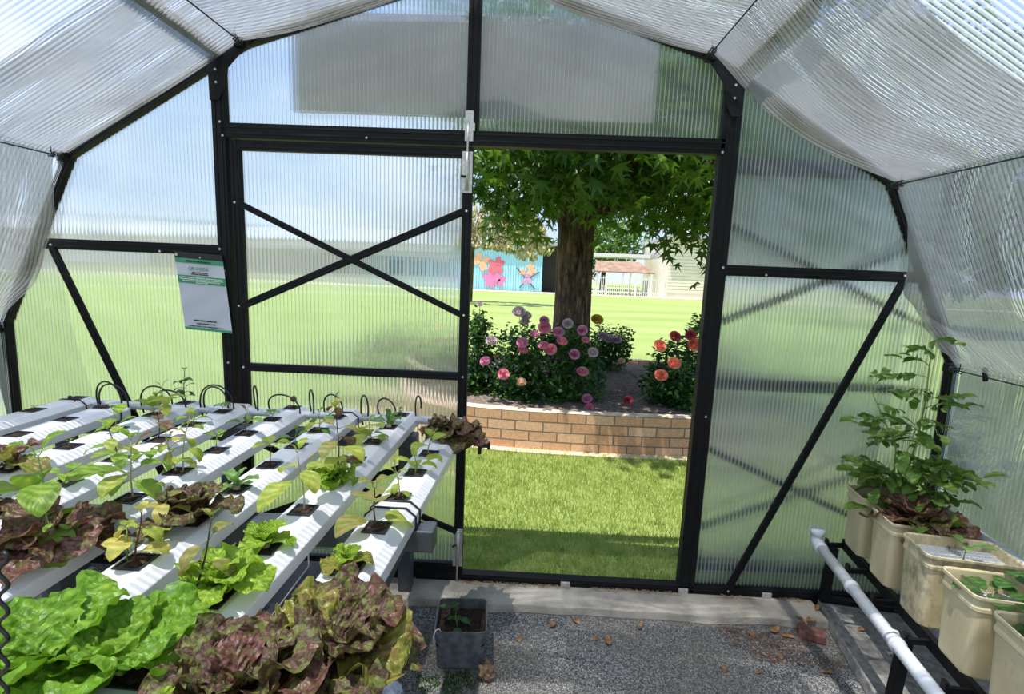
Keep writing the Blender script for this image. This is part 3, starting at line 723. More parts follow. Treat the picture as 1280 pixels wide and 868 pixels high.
# feeder tubes: loops rising behind the channel ends
loops = [((82, 491), (48, 489), (93, 497), 'first from the left, lying low over the leftmost channel'), ((115, 503), (140, 472), (152, 503), 'crossing the left diagonal brace'), ((118, 505), (125, 474), (160, 504), 'over the gap between the two leftmost channels'),
         ((170, 505), (200, 478), (215, 500), 'behind the seventh channel from the right'), ((188, 502), (193, 482), (232, 505), 'left of the tall dark seedling'), ((250, 508), (262, 478), (285, 505), 'left of the left post'), ((245, 510), (274, 476), (292, 506), 'against the left post'),
         ((314, 508), (318, 477), (322, 508), 'narrow, at the right edge of the left post'), ((331, 503), (342, 488), (375, 512), 'wide, just right of the left post'), ((384, 512), (386, 482), (392, 512), 'narrow, behind the brown sprout'), ((402, 512), (412, 488), (428, 510), 'behind the tall reddish plant'),
         ((448, 520), (456, 489), (460, 515), 'narrow, above the second channel gap'), ((470, 510), (480, 493), (495, 518), 'wide, left of the frilly light sprout'), ((517, 522), (523, 490), (526, 505), 'narrow upright one left of the dark red lettuce')]
for i, (a, t_, b_, lb) in enumerate(loops):
    Y = 2.11; A = atY(*a, Y); Tt = atY(*t_, Y+.02); B = atY(*b_, Y-.03)
    wdt = abs(t_[0]-a[0])+abs(b_[0]-t_[0]); pts = []
    P1 = A+Vector((-.035 if wdt > 20 else -.015, .01, (Tt.z-A.z)*1.25)); P2 = B+Vector((.01, .0, (Tt.z-B.z)*1.30))
    A0 = A+Vector((.01, .03, -.05)); B0 = B+Vector((0, 0, -.02))
    for k in range(15):
        t = k/14.; pts.append(A0*(1-t)**3+P1*3*t*(1-t)**2+P2*3*t*t*(1-t)+B0*t**3)
    tag(build('feeder_tube', MB().tube(pts, .0036, 6), 'rubber', smooth=True), 'black feeder tube loop '+lb, 'tube', 'thin black feeder tubes at the channel ends')
# tub under the table
tb = thing('reservoir_tub', (-.75, 1.45, 0), 'black ribbed storage tub with a wire rack on top, under the table', 'tub')
m = MB(); m.rings([rr(.52, .60, .03, z, 4, -.80, 1.50) for z in (0.0, .30)], True, True); build('tub_body', m, 'tray', tb)
m = MB(); m.rings([rr(.55, .63, .03, .30, 4, -.80, 1.50), rr(.55, .63, .03, .33, 4, -.80, 1.50)]); build('lid', m, 'tray', tb, bevel=.004)
m = MB()
for i in range(5): m.tube([(-1.04+i*.12, 1.22, .42), (-1.04+i*.12, 1.22, .34), (-1.04+i*.12, 1.76, .34), (-1.04+i*.12, 1.76, .42)], .003, 5)
m.tube([(-1.06, 1.22, .42), (-.54, 1.22, .42), (-.54, 1.76, .42), (-1.06, 1.76, .42), (-1.06, 1.22, .42)], .003, 5); build('wire_rack', m, 'steel', tb, True)

# ------------------------------------------------------------------ plants in the channels
def pl(c, k, txt):
    t = (txt+' in the '+cord(c)).replace('cup from', 'from'); return t if len(t.split()) <= 16 else t.replace(' from the far end,', ' cup')
def cl(c, k, dx=0, dy=0): x, y, z = cup(c, k); return (x+dx, y+dy, z+.004)
def hd(px, py): q = atZ(px, py, .93); return (q.x, q.y, ZT+.004)
# rightmost channel
lettuce(cl(1, 0, .045, .05), .165, 'redlettuce', 21, pl(1, 0, 'dark red lettuce drooping over the far end'), 15, hi=.75, flat=-14, wide=.9, mats=['winelettuce'], ruf=.16)
basil(cl(1, 1), .055, 2, .055, 'limebasil', 3, pl(1, 1, 'small puckered lime basil, second cup from the far end,'), wd=.8)
sprout(cl(1, 0), .03, .03, 'bluegreen', 5, pl(1, 0, 'tiny pale seedling beneath the drooping red lettuce'), 3)
basil(cl(1, 2), .045, 2, .05, 'limebasil', 5, pl(1, 2, 'low lime basil with folded leaves, third cup from the far end,'), wd=.7)
basil(cl(1, 3), .095, 3, .026, 'limebasil', 6, pl(1, 3, 'spindly yellow-green seedling with tiny leaves'), stem='palestem', lean=(-.012, .01))
basil(cl(1, 4), .10, 2, .075, 'olivebasil', 9, pl(1, 4, 'red-stemmed plant with round olive leaves'), stem='redstem', lean=(-.01, 0), mats=['limebasil'], wd=.85)
lettuce(cl(1, 5), .06, 'limelettuce', 31, pl(1, 5, 'little lime lettuce with a curled brown leaf'), 7, mats=['oldlettuce'])
# the two big red-brown heads at the bottom
lettuce(hd(425, 775), .165, 'redlettuce', 41, 'large red-brown lettuce with olive outer leaves, hanging over the near right channel edge', 17, fine=2, mats=['oldlettuce', 'winelettuce'], ruf=.13, crk=.13, hi=.85, flat=2)
lettuce(hd(300, 838), .165, 'redlettuce', 43, 'large dark maroon mottled lettuce at the bottom of the photo, left of the olive-edged one', 18, fine=2, mats=['redlettuce', 'winelettuce'], ruf=.13, crk=.13, hi=.95, flat=8)
# second
basil(cl(2, 0), .02, 1, .03, 'bluegreen', 12, pl(2, 0, 'tiny seedling at the far end'))
lettuce(cl(2, 1), .10, 'bluegreen', 14, pl(2, 1, 'tall frilly pale green sprout, second cup from the far end,'), 5, wide=.42, hi=1.3, flat=22, ruf=.25)
basil(cl(2, 2), .075, 3, .055, 'limebasil', 15, pl(2, 2, 'bushy lime basil, third cup from the far end,'), wd=.85, lean=(-.02, 0))
basil(cl(2, 3), .055, 2, .050, 'limebasil', 16, pl(2, 3, 'low basil with one yellow round leaf'), mats=['yellowleaf'], lean=(.02, -.01), wd=.8)
lettuce(cl(2, 4), .075, 'limelettuce', 17, pl(2, 4, 'small frilly lime lettuce'), 16, ruf=.25, hi=.9)
basil(cl(2, 4, .012, .01), .22, 5, .060, 'olivebasil', 18, pl(2, 4, 'tall reddish-topped plant growing beside the small frilly lettuce'), stem='redstem', mats=['redbasil', 'limebasil'])
basil(cl(2, 5), .155, 2, .075, 'limebasil', 19, pl(2, 5, 'tall thin-stemmed basil with large drooping leaves'), stem='palestem', start=.66, lean=(-.008, .0), wd=.6)
lettuce(cl(2, 6), .075, 'limelettuce', 20, pl(2, 6, 'small lime green lettuce right of the bigger one'), 9, crk=.14)
lettuce(cl(2, 7, .0, .02), .11, 'limelettuce', 23, pl(2, 7, 'medium lime lettuce with a bare reddish stem beside it'), 11, crk=.14, fine=2)
basil(cl(2, 7, -.035, .0), .15, 3, .042, 'olivebasil', 24, pl(2, 7, 'thin dark-stemmed plant left of the medium lime lettuce'), stem='darkstem', lean=(.03, .02), mats=['bluegreen'])
# third
basil(cl(3, 1), .07, 3, .045, 'bluegreen', 25, pl(3, 1, 'branching light green seedling, second cup from the far end,'), mats=['limebasil'], lean=(.01, 0))
basil(cl(3, 0), .085, 2, .04, 'redbasil', 26, pl(3, 0, 'reddish seedling at the far end'), stem='redstem', mats=['limebasil'])
basil(cl(3, 2), .05, 2, .04, 'bluegreen', 27, pl(3, 2, 'small dark green seedling, third cup from the far end,'))
sprout(cl(3, 3), .06, .055, 'limebasil', 28, pl(3, 3, 'short red-stemmed seedling with a fan-shaped leaf'), 3, stem='redstem')
lettuce(cl(3, 4), .085, 'bluegreen', 29, pl(3, 4, 'upright narrow-leaved green lettuce seedling'), 6, wide=.5, hi=1.1)
lettuce(cl(3, 5, .0, -.01), .13, 'redlettuce', 33, pl(3, 5, 'brown-red lettuce with upright rounded leaves'), 11, fine=2, hi=1.05, flat=10, wide=.8, mats=['oldlettuce'])
basil(cl(3, 5, -.03, -.03), .10, 3, .045, 'olivebasil', 34, pl(3, 5, 'yellowish young plant standing in front of the brown-red lettuce'), stem='redstem', mats=['yellowleaf'], lean=(0, -.02))
basil(cl(3, 6), .10, 3, .045, 'yellowleaf', 35, pl(3, 6, 'thin-stemmed plant with yellow and brown-edged round leaves'), stem='redstem', mats=['olivebasil', 'limebasil'], lean=(.0, .02), wd=.8)
sprout(cl(3, 6, -.02, .0), .075, .02, 'limebasil', 36, pl(3, 6, 'very thin pale seedling beside the yellow-leaved plant'), 4)
lettuce(hd(150, 790), .165, 'greenlettuce', 37, 'large bright green lettuce with puckered leaves, left of the dark maroon one', 10, fine=2, crk=.17, hi=.85, flat=2, wide=1.05, ruf=.05)
# fourth
sprout(cl(4, 0), .012, .035, 'redbasil', 38, pl(4, 0, 'brown upright sprout at the far end'), 2, stem='redstem', up=75)
sprout(cl(4, 1), .02, .035, 'bluegreen', 39, pl(4, 1, 'low green sprout, second cup from the far end,'), 4)
basil(cl(4, 2), .085, 2, .045, 'olivebasil', 40, pl(4, 2, 'dark-stemmed seedling with pinkish and green leaves'), stem='redstem', mats=['redbasil', 'bluegreen'], start=.6)
sprout(cl(4, 3), .045, .04, 'basil', 44, pl(4, 3, 'small green seedling with two round leaves'), 3)
basil(cl(4, 4, -.01), .12, 4, .035, 'limebasil', 45, pl(4, 4, 'wispy yellowing plant on three thin pale stalks'), stem='palestem', mats=['yellowleaf'], lean=(-.02, 0))
basil(cl(4, 4, .012), .17, 4, .045, 'limebasil', 46, pl(4, 4, 'taller yellow-green stalk right of the wispy plant'), stem='palestem', mats=['yellowleaf'], lean=(.025, .01))
basil(cl(4, 5, .01), .16, 4, .068, 'basil', 47, pl(4, 5, 'tall basil with large drooping green leaves'), stem='palestem', mats=['limebasil'], start=.4)
lettuce(cl(4, 6, .0, -.04), .17, 'winelettuce', 48, 'broad wine-red glossy lettuce at the left edge below the tall bright basil', 13, fine=2, hi=.6, flat=-6, wide=1.)
basil(cl(4, 6, -.005, -.04), .20, 3, .105, 'basil', 49, 'bright green basil with very large leaves growing out of the wine-red lettuce', stem='stem', start=.45, wd=.66)
lettuce(hd(40, 800), .18, 'greenlettuce', 51, 'largest light green lettuce, in the bottom left corner', 9, fine=2, crk=.17, hi=.8, flat=6, wide=1.0, ruf=.05)
lettuce(hd(180, 868), .07, 'limelettuce', 52, 'small lime lettuce at the bottom edge below the dark maroon one', 8, crk=.14)
# fifth
sprout(cl(5, 0), .02, .035, 'bluegreen', 53, pl(5, 0, 'small green seedling at the far end'), 4)
basil(cl(5, 1), .035, 2, .04, 'basil', 54, pl(5, 1, 'small leafy green seedling, second cup from the far end,'))
basil(cl(5, 2), .085, 2, .055, 'redbasil', 55, pl(5, 2, 'dark red-leaved seedling'), stem='redstem', start=.5)
basil(cl(5, 3), .10, 3, .055, 'basil', 56, pl(5, 3, 'dark-stemmed basil with spreading green leaves'), stem='redstem', mats=['limebasil'], lean=(-.02, 0))
sprout(cl(5, 4), .025, .05, 'basil', 57, pl(5, 4, 'flat green seedling with spreading leaves'), 4, up=12)
lettuce(cl(5, 5, -.03, 0), .09, 'winelettuce', 58, pl(5, 5, 'small dark red lettuce at the left edge'), 8)
# sixth
T = basil(cl(6, 0), .145, 5, .032, 'darkleaf', 59, pl(6, 0, 'tall dark-stemmed upright seedling with small dull leaves'), stem='darkstem', start=.25)
sprout(cl(6, 1), .02, .075, 'basil', 60, pl(6, 1, 'bright green broad-leaved seedling'), 4, up=40)
basil(cl(6, 1, .055, -.02), .12, 3, .055, 'limebasil', 61, pl(6, 1, 'tall pale yellow plant right of the broad-leaved seedling'), stem='palestem', mats=['yellowleaf'], start=.5)
basil(cl(6, 2), .07, 2, .05, 'basil', 62, pl(6, 2, 'small basil with rounded leaves, third cup from the far end,'))
sprout(cl(6, 3), .018, .014, 'basil', 63, pl(6, 3, 'tiny two-leaved sprout'), 2)
lettuce(cl(6, 4, -.0, .0), .14, 'winelettuce', 64, pl(6, 4, 'wine-red lettuce with upright curling leaves'), 8, fine=2, hi=1.1, wide=.62, mats=['olivebasil'])
sprout(cl(8, 1), .012, .012, 'basil', 65, pl(8, 1, 'tiny sprout'), 2)

# ------------------------------------------------------------------ sign
S_ = thing('notice_sheet', atY(257, 404, D-.035), 'laminated white and green notice sheet fixed between the rail and left post', 'sign')
sx0, sz1 = -1.545, 1.512; sw, sh = .213, .315
def sp(u, v): return (sx0+u*sw+.028*v, D-.038, sz1-v*sh-.012*u)
def quad(name, u0, u1, v0, v1, mat, dy=0., parent=None):
    m = MB(); pts = [sp(u0, v1), sp(u1, v1), sp(u1, v0), sp(u0, v0)]
    m.v = [(a, y-dy, c_) for a, y, c_ in pts]+[(a, y-dy+.0012, c_) for a, y, c_ in pts]
    m.f = [(0,1,2,3), (7,6,5,4), (0,4,5,1), (1,5,6,2), (2,6,7,3), (3,7,4,0)]
    return build(name, m, mat, parent)
paper = simple('notice_paper', (.56, .57, .64), .25, var=.03, nscale=4); green = simple('notice_green', (.06, .30, .16), .3, var=.03); blk = simple('notice_black', (.02, .02, .022), .3)
sheet = quad('sheet', 0, 1, 0, 1, paper, 0, S_)
quad('header_strip', 0, 1, -.085, 0, blk, .0013, S_)
for v0, v1 in ((0, .065), (.235, .345), (.965, 1)): quad('green_band', 0, 1, v0, v1, green, .0013, S_)
def text(body, u, v, size, mat, parent, dy=.0026):
    cu = bpy.data.curves.new('t', 'FONT'); cu.body = body; cu.size = size; cu.align_x = 'CENTER'; cu.extrude = .0002
    o = bpy.data.objects.new('t', cu); C.objects.link(o)
    dg = bpy.context.evaluated_depsgraph_get(); me = bpy.data.meshes.new_from_object(o.evaluated_get(dg)); bpy.data.objects.remove(o)
    me.name = 'lettering'; me.materials.clear(); me.materials.append(mat)
    p = Vector(sp(u, v)); me.transform(Matrix.Shear('XZ', 4, (0, 0)) if False else Matrix.Identity(4))
    q = bpy.data.objects.new('lettering', me); C.objects.link(q); q.parent = parent; q.location = p+Vector((0, -dy, 0))-wloc(parent); q.rotation_euler = (PI/2, rad(3.2), 0); return q
wht = simple('notice_white', (.7, .75, .7), .4, var=.01)
text('QR CODE', .46, .155, .0200, green, S_)
def scribble(u0, u1, v, hgt, mat):      # print too small to make out: a row of worn dashes
    m = MB(); r = random.Random(int(v*1000)); u = u0
    while u < u1:
        w_ = r.uniform(.010, .030); p, q = sp(u, v), sp(min(u1, u+w_), v); m.box((p[0], p[1]-.0026, p[2]-hgt/2), (q[0], p[1]-.0014, p[2]+hgt/2)); u += w_+r.choice((.006, .008, .02))
    build('small_print', m, mat, S_)
scribble(.22, .74, .036, .006, blk); scribble(.33, .66, .188, .0045, blk); scribble(.30, .66, .212, .0045, blk)
scribble(.05, .95, .262, .0045, wht); scribble(.05, .95, .286, .0045, wht); scribble(.10, .88, .308, .0045, wht); scribble(.38, .62, .33, .004, wht)
scribble(.22, .70, .862, .0055, blk); scribble(.27, .66, .905, .0045, blk); scribble(.10, .84, .945, .0045, blk)
screw((sx0+.01, D-.042, sz1+.012), S_, .007); screw((sx0+.115, D-.042, sz1+.002), S_, .004); screw((sx0+.215, D-.042, 1.24), S_, .004)

# ------------------------------------------------------------------ grey pot
px, py = -.198, 1.77
T = thing('square_pot', (px, py, 0), 'square weathered grey plastic pot standing on the gravel before the doorway', 'pot')
m = MB(); ro = [rr(.172, .172, .02, 0.), rr(.176, .176, .02, .01), rr(.192, .192, .018, .150), rr(.198, .198, .018, .152), rr(.198, .198, .018, .165), rr(.190, .190, .016, .165), rr(.186, .186, .016, .12), rr(.184, .184, .016, .115)]
ang = rad(4)
def turn(ring): return [(px+a*math.cos(ang)-b_*math.sin(ang), py+a*math.sin(ang)+b_*math.cos(ang), z) for a, b_, z in ring]
m.rings([turn(r_) for r_ in ro], True, False); build('pot_body', m, 'greypot', T, bevel=.0)
m = MB(); m.rings([turn(rr(.186, .186, .016, .10)), turn(rr(.186, .186, .016, .122))]); build('soil', m, 'soil', T)
build('handle', MB().tube([(px-.088, py-.100, .10), (px-.092, py-.106, .15), (px-.085, py-.104, .172), (px-.073, py-.099, .176), (px-.066, py-.096, .160)], .0022, 6), 'bag', T, True)
g = basil((px-.02, py-.01, .122), .055, 2, .045, 'darkleaf', 70, 'small dark green seedling growing in the grey square pot', name='seedling', cat='seedling', group='pot seedlings')
g = sprout((px-.055, py+.02, .122), .05, .035, 'darkleaf', 71, 'two-leaved seedling at the left side of the grey square pot', 2)
p = atZ(608, 848, 0)
tag(build('root_clod', MB().blob((p.x, p.y, .026), (.028, .028, .032), 4, .35, 9), 'clod', smooth=False), 'dry brown root clod leaning on the right corner of the grey pot', 'clod')
p = atZ(480, 862, .03)
m = MB()
for i in range(14):
    rg_ = []
    for j in range(18):
        a = 2*PI*j/18; k = .055*(1-(i/13.)**2)**.5+.004; k *= 1+.55*noise.noise(Vector((math.cos(a)*2.4, math.sin(a)*2.4, i*.55)))
        rg_.append((p.x-.01+math.cos(a)*k, p.y+math.sin(a)*k, .001+.07*i/13.+.012*noise.noise(Vector((a*2, i, 2)))*(1 if i else 0)))
    m.rings([rg_], False, False) if False else None
    if i == 0: RG = []
    RG.append(rg_)
m.rings(RG); tag(build('plastic_bag', m, 'bag'), 'crumpled white plastic bag on the gravel beside the big lettuce', 'plastic bag')

# ------------------------------------------------------------------ right rack and bins
RA = Vector((1.475, 2.17, 0)); RB = Vector((1.24, .72, 0)); rd = (RB-RA).normalized(); rn = Vector((-rd.y, rd.x, 0))   # rn points to +X side
if rn.x < 0: rn = -rn
T = thing('planter_rack', RA+rd*.7, 'low black metal rack carrying the cream bins along the right wall', 'rack')
rz = .335
for off in (.03, .30):
    build('rail', MB().bar(RA+rn*off+Vector((0,0,rz)), RB+rn*off+Vector((0,0,rz)), .045, .02, rn), 'black', T, bevel=.002)
for dd_ in (.03, .60, 1.17):
    q = RA+rd*dd_
    for off in (-.035, .34):
        build('leg', MB().bar(q+rn*off+Vector((0,0,.055)), q+rn*(off+(.012 if off < 0 else 0))+Vector((0,0,rz-.01)), .034, .034, rn), 'black', T, bevel=.002)
    build('foot_bar', MB().bar(q-rn*.05+Vector((0,0,.067)), q+rn*.36+Vector((0,0,.067)), .025, .03, rd), 'black', T, bevel=.002)
for k in range(7):
    q = RA+rd*(.02+.205*k)+Vector((0, 0, rz))
    m = MB().bar(q+rn*.03, q-rn*.055+Vector((0,0,-.008)), .012, .022, (0,0,1)).bar(q-rn*.050+Vector((0,0,.022)), q-rn*.050+Vector((0,0,-.03)), .022, .012, rn)
    build('bracket', m, 'black', T, bevel=.002)
def pipe(name, off, z, label, y_a=-.03, y_b=1.5):
    T = thing(name, RA+rn*off+Vector((0, 0, z)), label, 'pipe')
    a = RA+rd*(y_a+.045)+rn*off+Vector((0,0,z)); b_ = RA+rd*y_b+rn*off+Vector((0,0,z))
    build('pipe', MB().tube([a, b_], .0225, 16), 'pvc', T, True)
    return T, a, b_
T1, a, b_ = pipe('drain_pipe', -.075, rz-.02, 'white plastic drain pipe clipped along the front of the black rack')
el = [a-rd*.0, a-rd*.022+Vector((0,0,.002)), a-rd*.036+Vector((0,0,.014)), a-rd*.040+Vector((0,0,.034))]
build('elbow', MB().tube([a+rd*.03]+el, .0265, 16), 'pvc', T1, True)
build('socket', MB().tube([el[-1], el[-1]+Vector((0,0,.028))], .030, 16), 'pvc', T1, True)
for k in (.30, .62): build('collar', MB().tube([a+rd*k, a+rd*(k+.022)], .0265, 16), 'pvc', T1, True)
q = a+rd*.60; build('clip', MB().tube([q+rn*.03+Vector((0,0,-.01)), q+rn*.012+Vector((0,0,.027)), q+Vector((0,0,.029)), q-rn*.02+Vector((0,0,.022)), q-rn*.028], .005, 8), 'pvc', T1, True)
T2, a, b_ = pipe('supply_pipe', .315, rz+.26, 'white plastic supply pipe behind the cream bins along the wall cloth')
for k in (.18, .55): build('collar', MB().tube([a+rd*k, a+rd*(k+.03)], .0265, 16), 'pvc', T2, True)
yaw = math.atan2(-rd.x, -rd.y)*-1
binlab = ['cream plastic bin at the far end of the rack holding a tomato plant', 'cream plastic bin holding a red lettuce, second from the far end', 'grimy stained cream bin of white perlite, middle of the rack', 'cream plastic bin of perlite with small serrated leaves, fourth from the far end', 'cream plastic bin of dark soil nearest the camera, at the bottom right']
BINS = []
bz = rz+.018; ang2 = math.atan2(rd.x, -rd.y)   # local +Y away from camera
for k in range(6):
    c = RA+rd*(.085+.218*k)+rn*.145
    if k == 5: c = RA+rd*(.085+.218*5)+rn*.145
    T = thing('planter_bin', (c.x, c.y, bz), binlab[k] if k < 5 else 'cream plastic bin just outside the bottom right corner', 'bin', 'cream bins on the rack')
    def tr_(ring): return [(c.x+rn.x*a_-rd.x*b2, c.y+rn.y*a_-rd.y*b2, bz+z) for a_, b2, z in ring]
    Wx, Dy = .29, .165
    prs = [(.86, 0), (.88, .008), (.94, .20), (.945, .215), (.975, .222), (.975, .232), (.955, .238), (.965, .252), (1.0, .262), (1.0, .270), (.985, .272), (.955, .266), (.93, .23), (.925, .20)]
    m = MB(); m.rings([tr_(rr(Wx*s, Dy-(1-s)*Wx*.75, .022, z)) for s, z in prs], True, False)
    build('bin_body', m, 'bin_dirty' if k == 2 else 'bin', T, smooth=False, bevel=.0)
    fill = .235 if k in (2,) else (.20 if k != 3 else .205)
    m = MB(); m.rings([tr_(rr(Wx*.90, Dy-.03, .02, fill-.03)), tr_(rr(Wx*.945 if fill > .22 else Wx*.93, Dy-.02, .02, fill))])
    build('fill', m, 'perlite' if k in (2, 3) else 'soil', T)
    BINS.append((c, bz+fill))
# tomato leaf: compound
def comp_leaf(parent, base, az, el, L, mat, seed, n=3, ls=.46):
    r = random.Random(seed); m = MB(); uv = []
    curve = [Vector((0, L*t*math.cos(.7*t), L*t*math.sin(-.45*t))) for t in [i/6. for i in range(7)]]
    m.tube(curve, [.0016]*3+[.0012]*4, 5); uv = [(.5, .02)]*len(m.v)
    def addl(p, a, s, sd):
        vs, fs, u_ = leaf_mesh(s, s*.62, sd, 9, 4, 'oak', curl=r.uniform(.5, 1.3), cup=.1, fold=.25, crk=.06*s, lobes=4, petiole=s*.1)
        Mx = Matrix.Translation(p) @ Matrix.Rotation(a, 4, 'Z') @ Matrix.Rotation(r.uniform(-.6, .1), 4, 'X') @ Matrix.Rotation(r.uniform(-.4, .4), 4, 'Y')
        n0 = len(m.v); m.v.extend(tuple(Mx @ Vector(v)) for v in vs); m.f.extend(tuple(i+n0 for i in f) for f in fs); uv.extend(u_)
    addl(curve[6], 0, L*ls*1.15, seed*9)
    for i in range(n):
        p = curve[2+int(i*4/max(1, n))]
        for s_ in (-1, 1): addl(p, s_*rad(r.uniform(50, 80)), L*ls*r.uniform(.65, 1.), seed*9+i*2+s_+3)
    m.uv = uv
    o = build('leaf', m, mat, parent, smooth=True, origin=(0, 0, 0)); o.location = Vector(base); o.rotation_euler = (Matrix.Rotation(az, 3, 'Z') @ Matrix.Rotation(el, 3, 'X')).to_euler(); return o
def vine(loc, pts, leaves, mat, seed, label, L=.2, cat='tomato plant', name='tomato_plant', stem='stem', n=3):
    r = random.Random(seed); T = thing(name, loc, label, cat)
    for st in pts:
        st = [Vector(p) for p in st]; build('stem', MB().tube([Vector(loc)+p for p in st], [.005-.003*i/(len(st)-1) for i in range(len(st))], 7), stem, T, True)
    for i in range(leaves):
        st = pts[i % len(pts)]; st = [Vector(p) for p in st]; t = .12+.88*(i//len(pts))/max(1, leaves/len(pts)-1); f = min(t, .999)*(len(st)-1); k = int(f)
        p = st[k].lerp(st[k+1], f-k)
        comp_leaf(T, p, i*2.4+r.uniform(-.4, .4), rad(r.uniform(-5, 45)), L*(1.1-.55*t)*r.uniform(.8, 1.15), mat, seed*31+i, n)
    return T
c, z = BINS[0]; tl = (c.x+.0, c.y-.03, z)
top1 = atY(1165, 428, 1.93)-Vector(tl); top2 = atY(1085, 478, 1.9)-Vector(tl)
vine(tl, [[(0,0,-.02), (.02,0,.15), (.03,-.02,.35), (top1.x*.7, top1.y, top1.z*.7), tuple(top1)], [(0,0,-.02), (-.03,-.01,.13), (-.06,-.03,.30), tuple(top2)], [(.02,0,-.02), (.06,-.05,.12), (.09,-.12,.26)]], 54, 'tomatoleaf', 5, 'tall bushy tomato plant in the far bin reaching up beside the wall cloth', .20)
basil((c.x-.06, c.y-.02, z), .06, 3, .055, 'basil', 81, 'low rounded green plant at the foot of the tall tomato', name='leafy_plant', cat='plant', group='bin plants', shape='heart', wd=.9)
c, z = BINS[1]; lettuce((c.x-.01, c.y, z+.045), .185, 'winelettuce', 83, 'dull red lettuce filling the second cream bin', 15, fine=2, mats=['redlettuce', 'oldlettuce'], hi=.75, name='lettuce')
c, z = BINS[2]; sprout((c.x+.0, c.y-.01, z), .05, .055, 'bluegreen', 84, 'small green seedling in the grimy perlite bin', 3, up=20, shape='oak')
c, z = BINS[3]
for i, (dx, dy, h, lb) in enumerate(((-.06, .0, .05, 'left'), (.05, -.01, .06, 'right'))):
    T = thing('melon_seedling', (c.x+dx, c.y+dy, z), lb+' of two low serrated-leaf plants in the fourth cream bin', 'plant', 'bin plants')
    build('stem', MB().tube([(c.x+dx, c.y+dy, z-.02), (c.x+dx+.01, c.y+dy, z+h)], [.002, .0015], 6), 'stem', T, True)
    for q_ in range(5): place_leaf(T, (.01, 0, h*(.5+.1*q_)), q_*1.3+i, rad(20), 'darkleaf', L=.075, Wd=.068, seed=90+q_+i*7, nu=10, nv=6, shape='oak', curl=.8, cup=.15, lobes=4, petiole=.03, crk=.006)
c, z = BINS[4]
T = thing('leafy_plant', (c.x-.02, c.y, z), 'dark green round-leaved plant in the nearest cream bin', 'plant', 'bin plants')
build('stem', MB().tube([(c.x-.02, c.y, z-.02), (c.x-.02, c.y, z+.05)], [.004, .003], 6), 'stem', T, True)
for q_ in range(14): place_leaf(T, (.0, 0, .015+.004*q_), q_*2.4, rad(8+q_*3.5), 'darkleaf', L=.095, Wd=.08, seed=120+q_, nu=9, nv=6, shape='heart', curl=1., cup=.15, petiole=.035, crk=.008)
# trailing plant with large serrated leaves at right edge
bl = Vector((c.x+.12, c.y-.02, z))
T = thing('cucumber_plant', bl, 'plant with large serrated dark leaves arching in from the right edge', 'plant', 'bin plants')
tp = [Vector((0,0,-.02)), Vector((.03,.02,.14)), Vector((.04,.07,.26)), Vector((-.0,.14,.30))]
build('stem', MB().tube([bl+p for p in tp], [.004, .0035, .003, .002], 6), 'stem', T, True)
for q_, (bp, az, el_, L) in enumerate(((tp[3], 1.9, 25, .15), (tp[3], .7, 20, .10), (tp[2], 2.2, 0, .15), (tp[2], 3.9, 15, .13), (tp[1], 2.6, 12, .13), (tp[1], 1.2, 5, .13), (tp[1], 4.6, 5, .13), (tp[3], 5.2, 15, .12))):
    place_leaf(T, bp, az, rad(el_), 'darkleaf', L=L, Wd=L*.85, seed=150+q_, nu=14, nv=8, shape='oak', curl=1.1, cup=-.1, fold=.2, lobes=6, petiole=.035, crk=.012)

# ------------------------------------------------------------------ brick planter, tree, roses
PCX, PCY, PRX, PRY = .70, 5.62, 2.35, 1.54
def sup(a, rx, ry, n=2.7):
    c_, s_ = math.cos(a), math.sin(a); return (PCX+rx*math.copysign(abs(c_)**(2/n), c_), PCY+ry*math.copysign(abs(s_)**(2/n), s_))
T = thing('brick_planter', (PCX, PCY, 0), 'long curved cream brick garden bed wall, four courses high, around the tree', 'garden bed')
N = 160; pts = [sup(2*PI*i/N, PRX, PRY) for i in range(N+1)]; m = MB(); uv = []; s = 0
for i in range(N+1):
    if i: s += math.hypot(pts[i][0]-pts[i-1][0], pts[i][1]-pts[i-1][1])
    for z in (0., .345): m.v.append((pts[i][0], pts[i][1], z)); uv.append((s, z+.001))
for i in range(N): m.f.append((2*i, 2*i+2, 2*i+3, 2*i+1))
build('brick_face', m, 'brick', T, uvs=uv)
ip = [sup(2*PI*i/N, PRX-.11, PRY-.11) for i in range(N+1)]; m = MB(); uv = []; s = 0
for i in range(N+1):
    if i: s += math.hypot(pts[i][0]-pts[i-1][0], pts[i][1]-pts[i-1][1])
    m.v += [(pts[i][0], pts[i][1], .345), (ip[i][0], ip[i][1], .347)]
for i in range(N): m.f.append((2*i, 2*i+2, 2*i+3, 2*i+1))
build('coping', m, 'brickcap', T)
m = MB(); uv = []
for i in range(N+1): m.v += [(ip[i][0], ip[i][1], .20), (ip[i][0], ip[i][1], .347)]; uv += [(i*.06, .02), (i*.06, .16)]
for i in range(N): m.f.append((2*i, 2*i+1, 2*i+3, 2*i+2))
build('inner_face', m, 'brick', T, uvs=uv)
m = MB(); m.v.append((PCX, PCY, .36))
for rr_, z in ((.5, .35), (1., .30)):
    for i in range(N): q = sup(2*PI*i/N, (PRX-.11)*rr_, (PRY-.11)*rr_); m.v.append((q[0], q[1], z+.012*noise.noise(Vector((q[0]*3, q[1]*3, 0)))))
for i in range(N): j = (i+1) % N; m.f += [(0, 1+i, 1+j), (1+i, 1+N+i, 1+N+j, 1+j)]
tag(build('mulch', m, 'mulch', smooth=True), 'brown bark mulch filling the brick garden bed', 'mulch', kind='stuff')
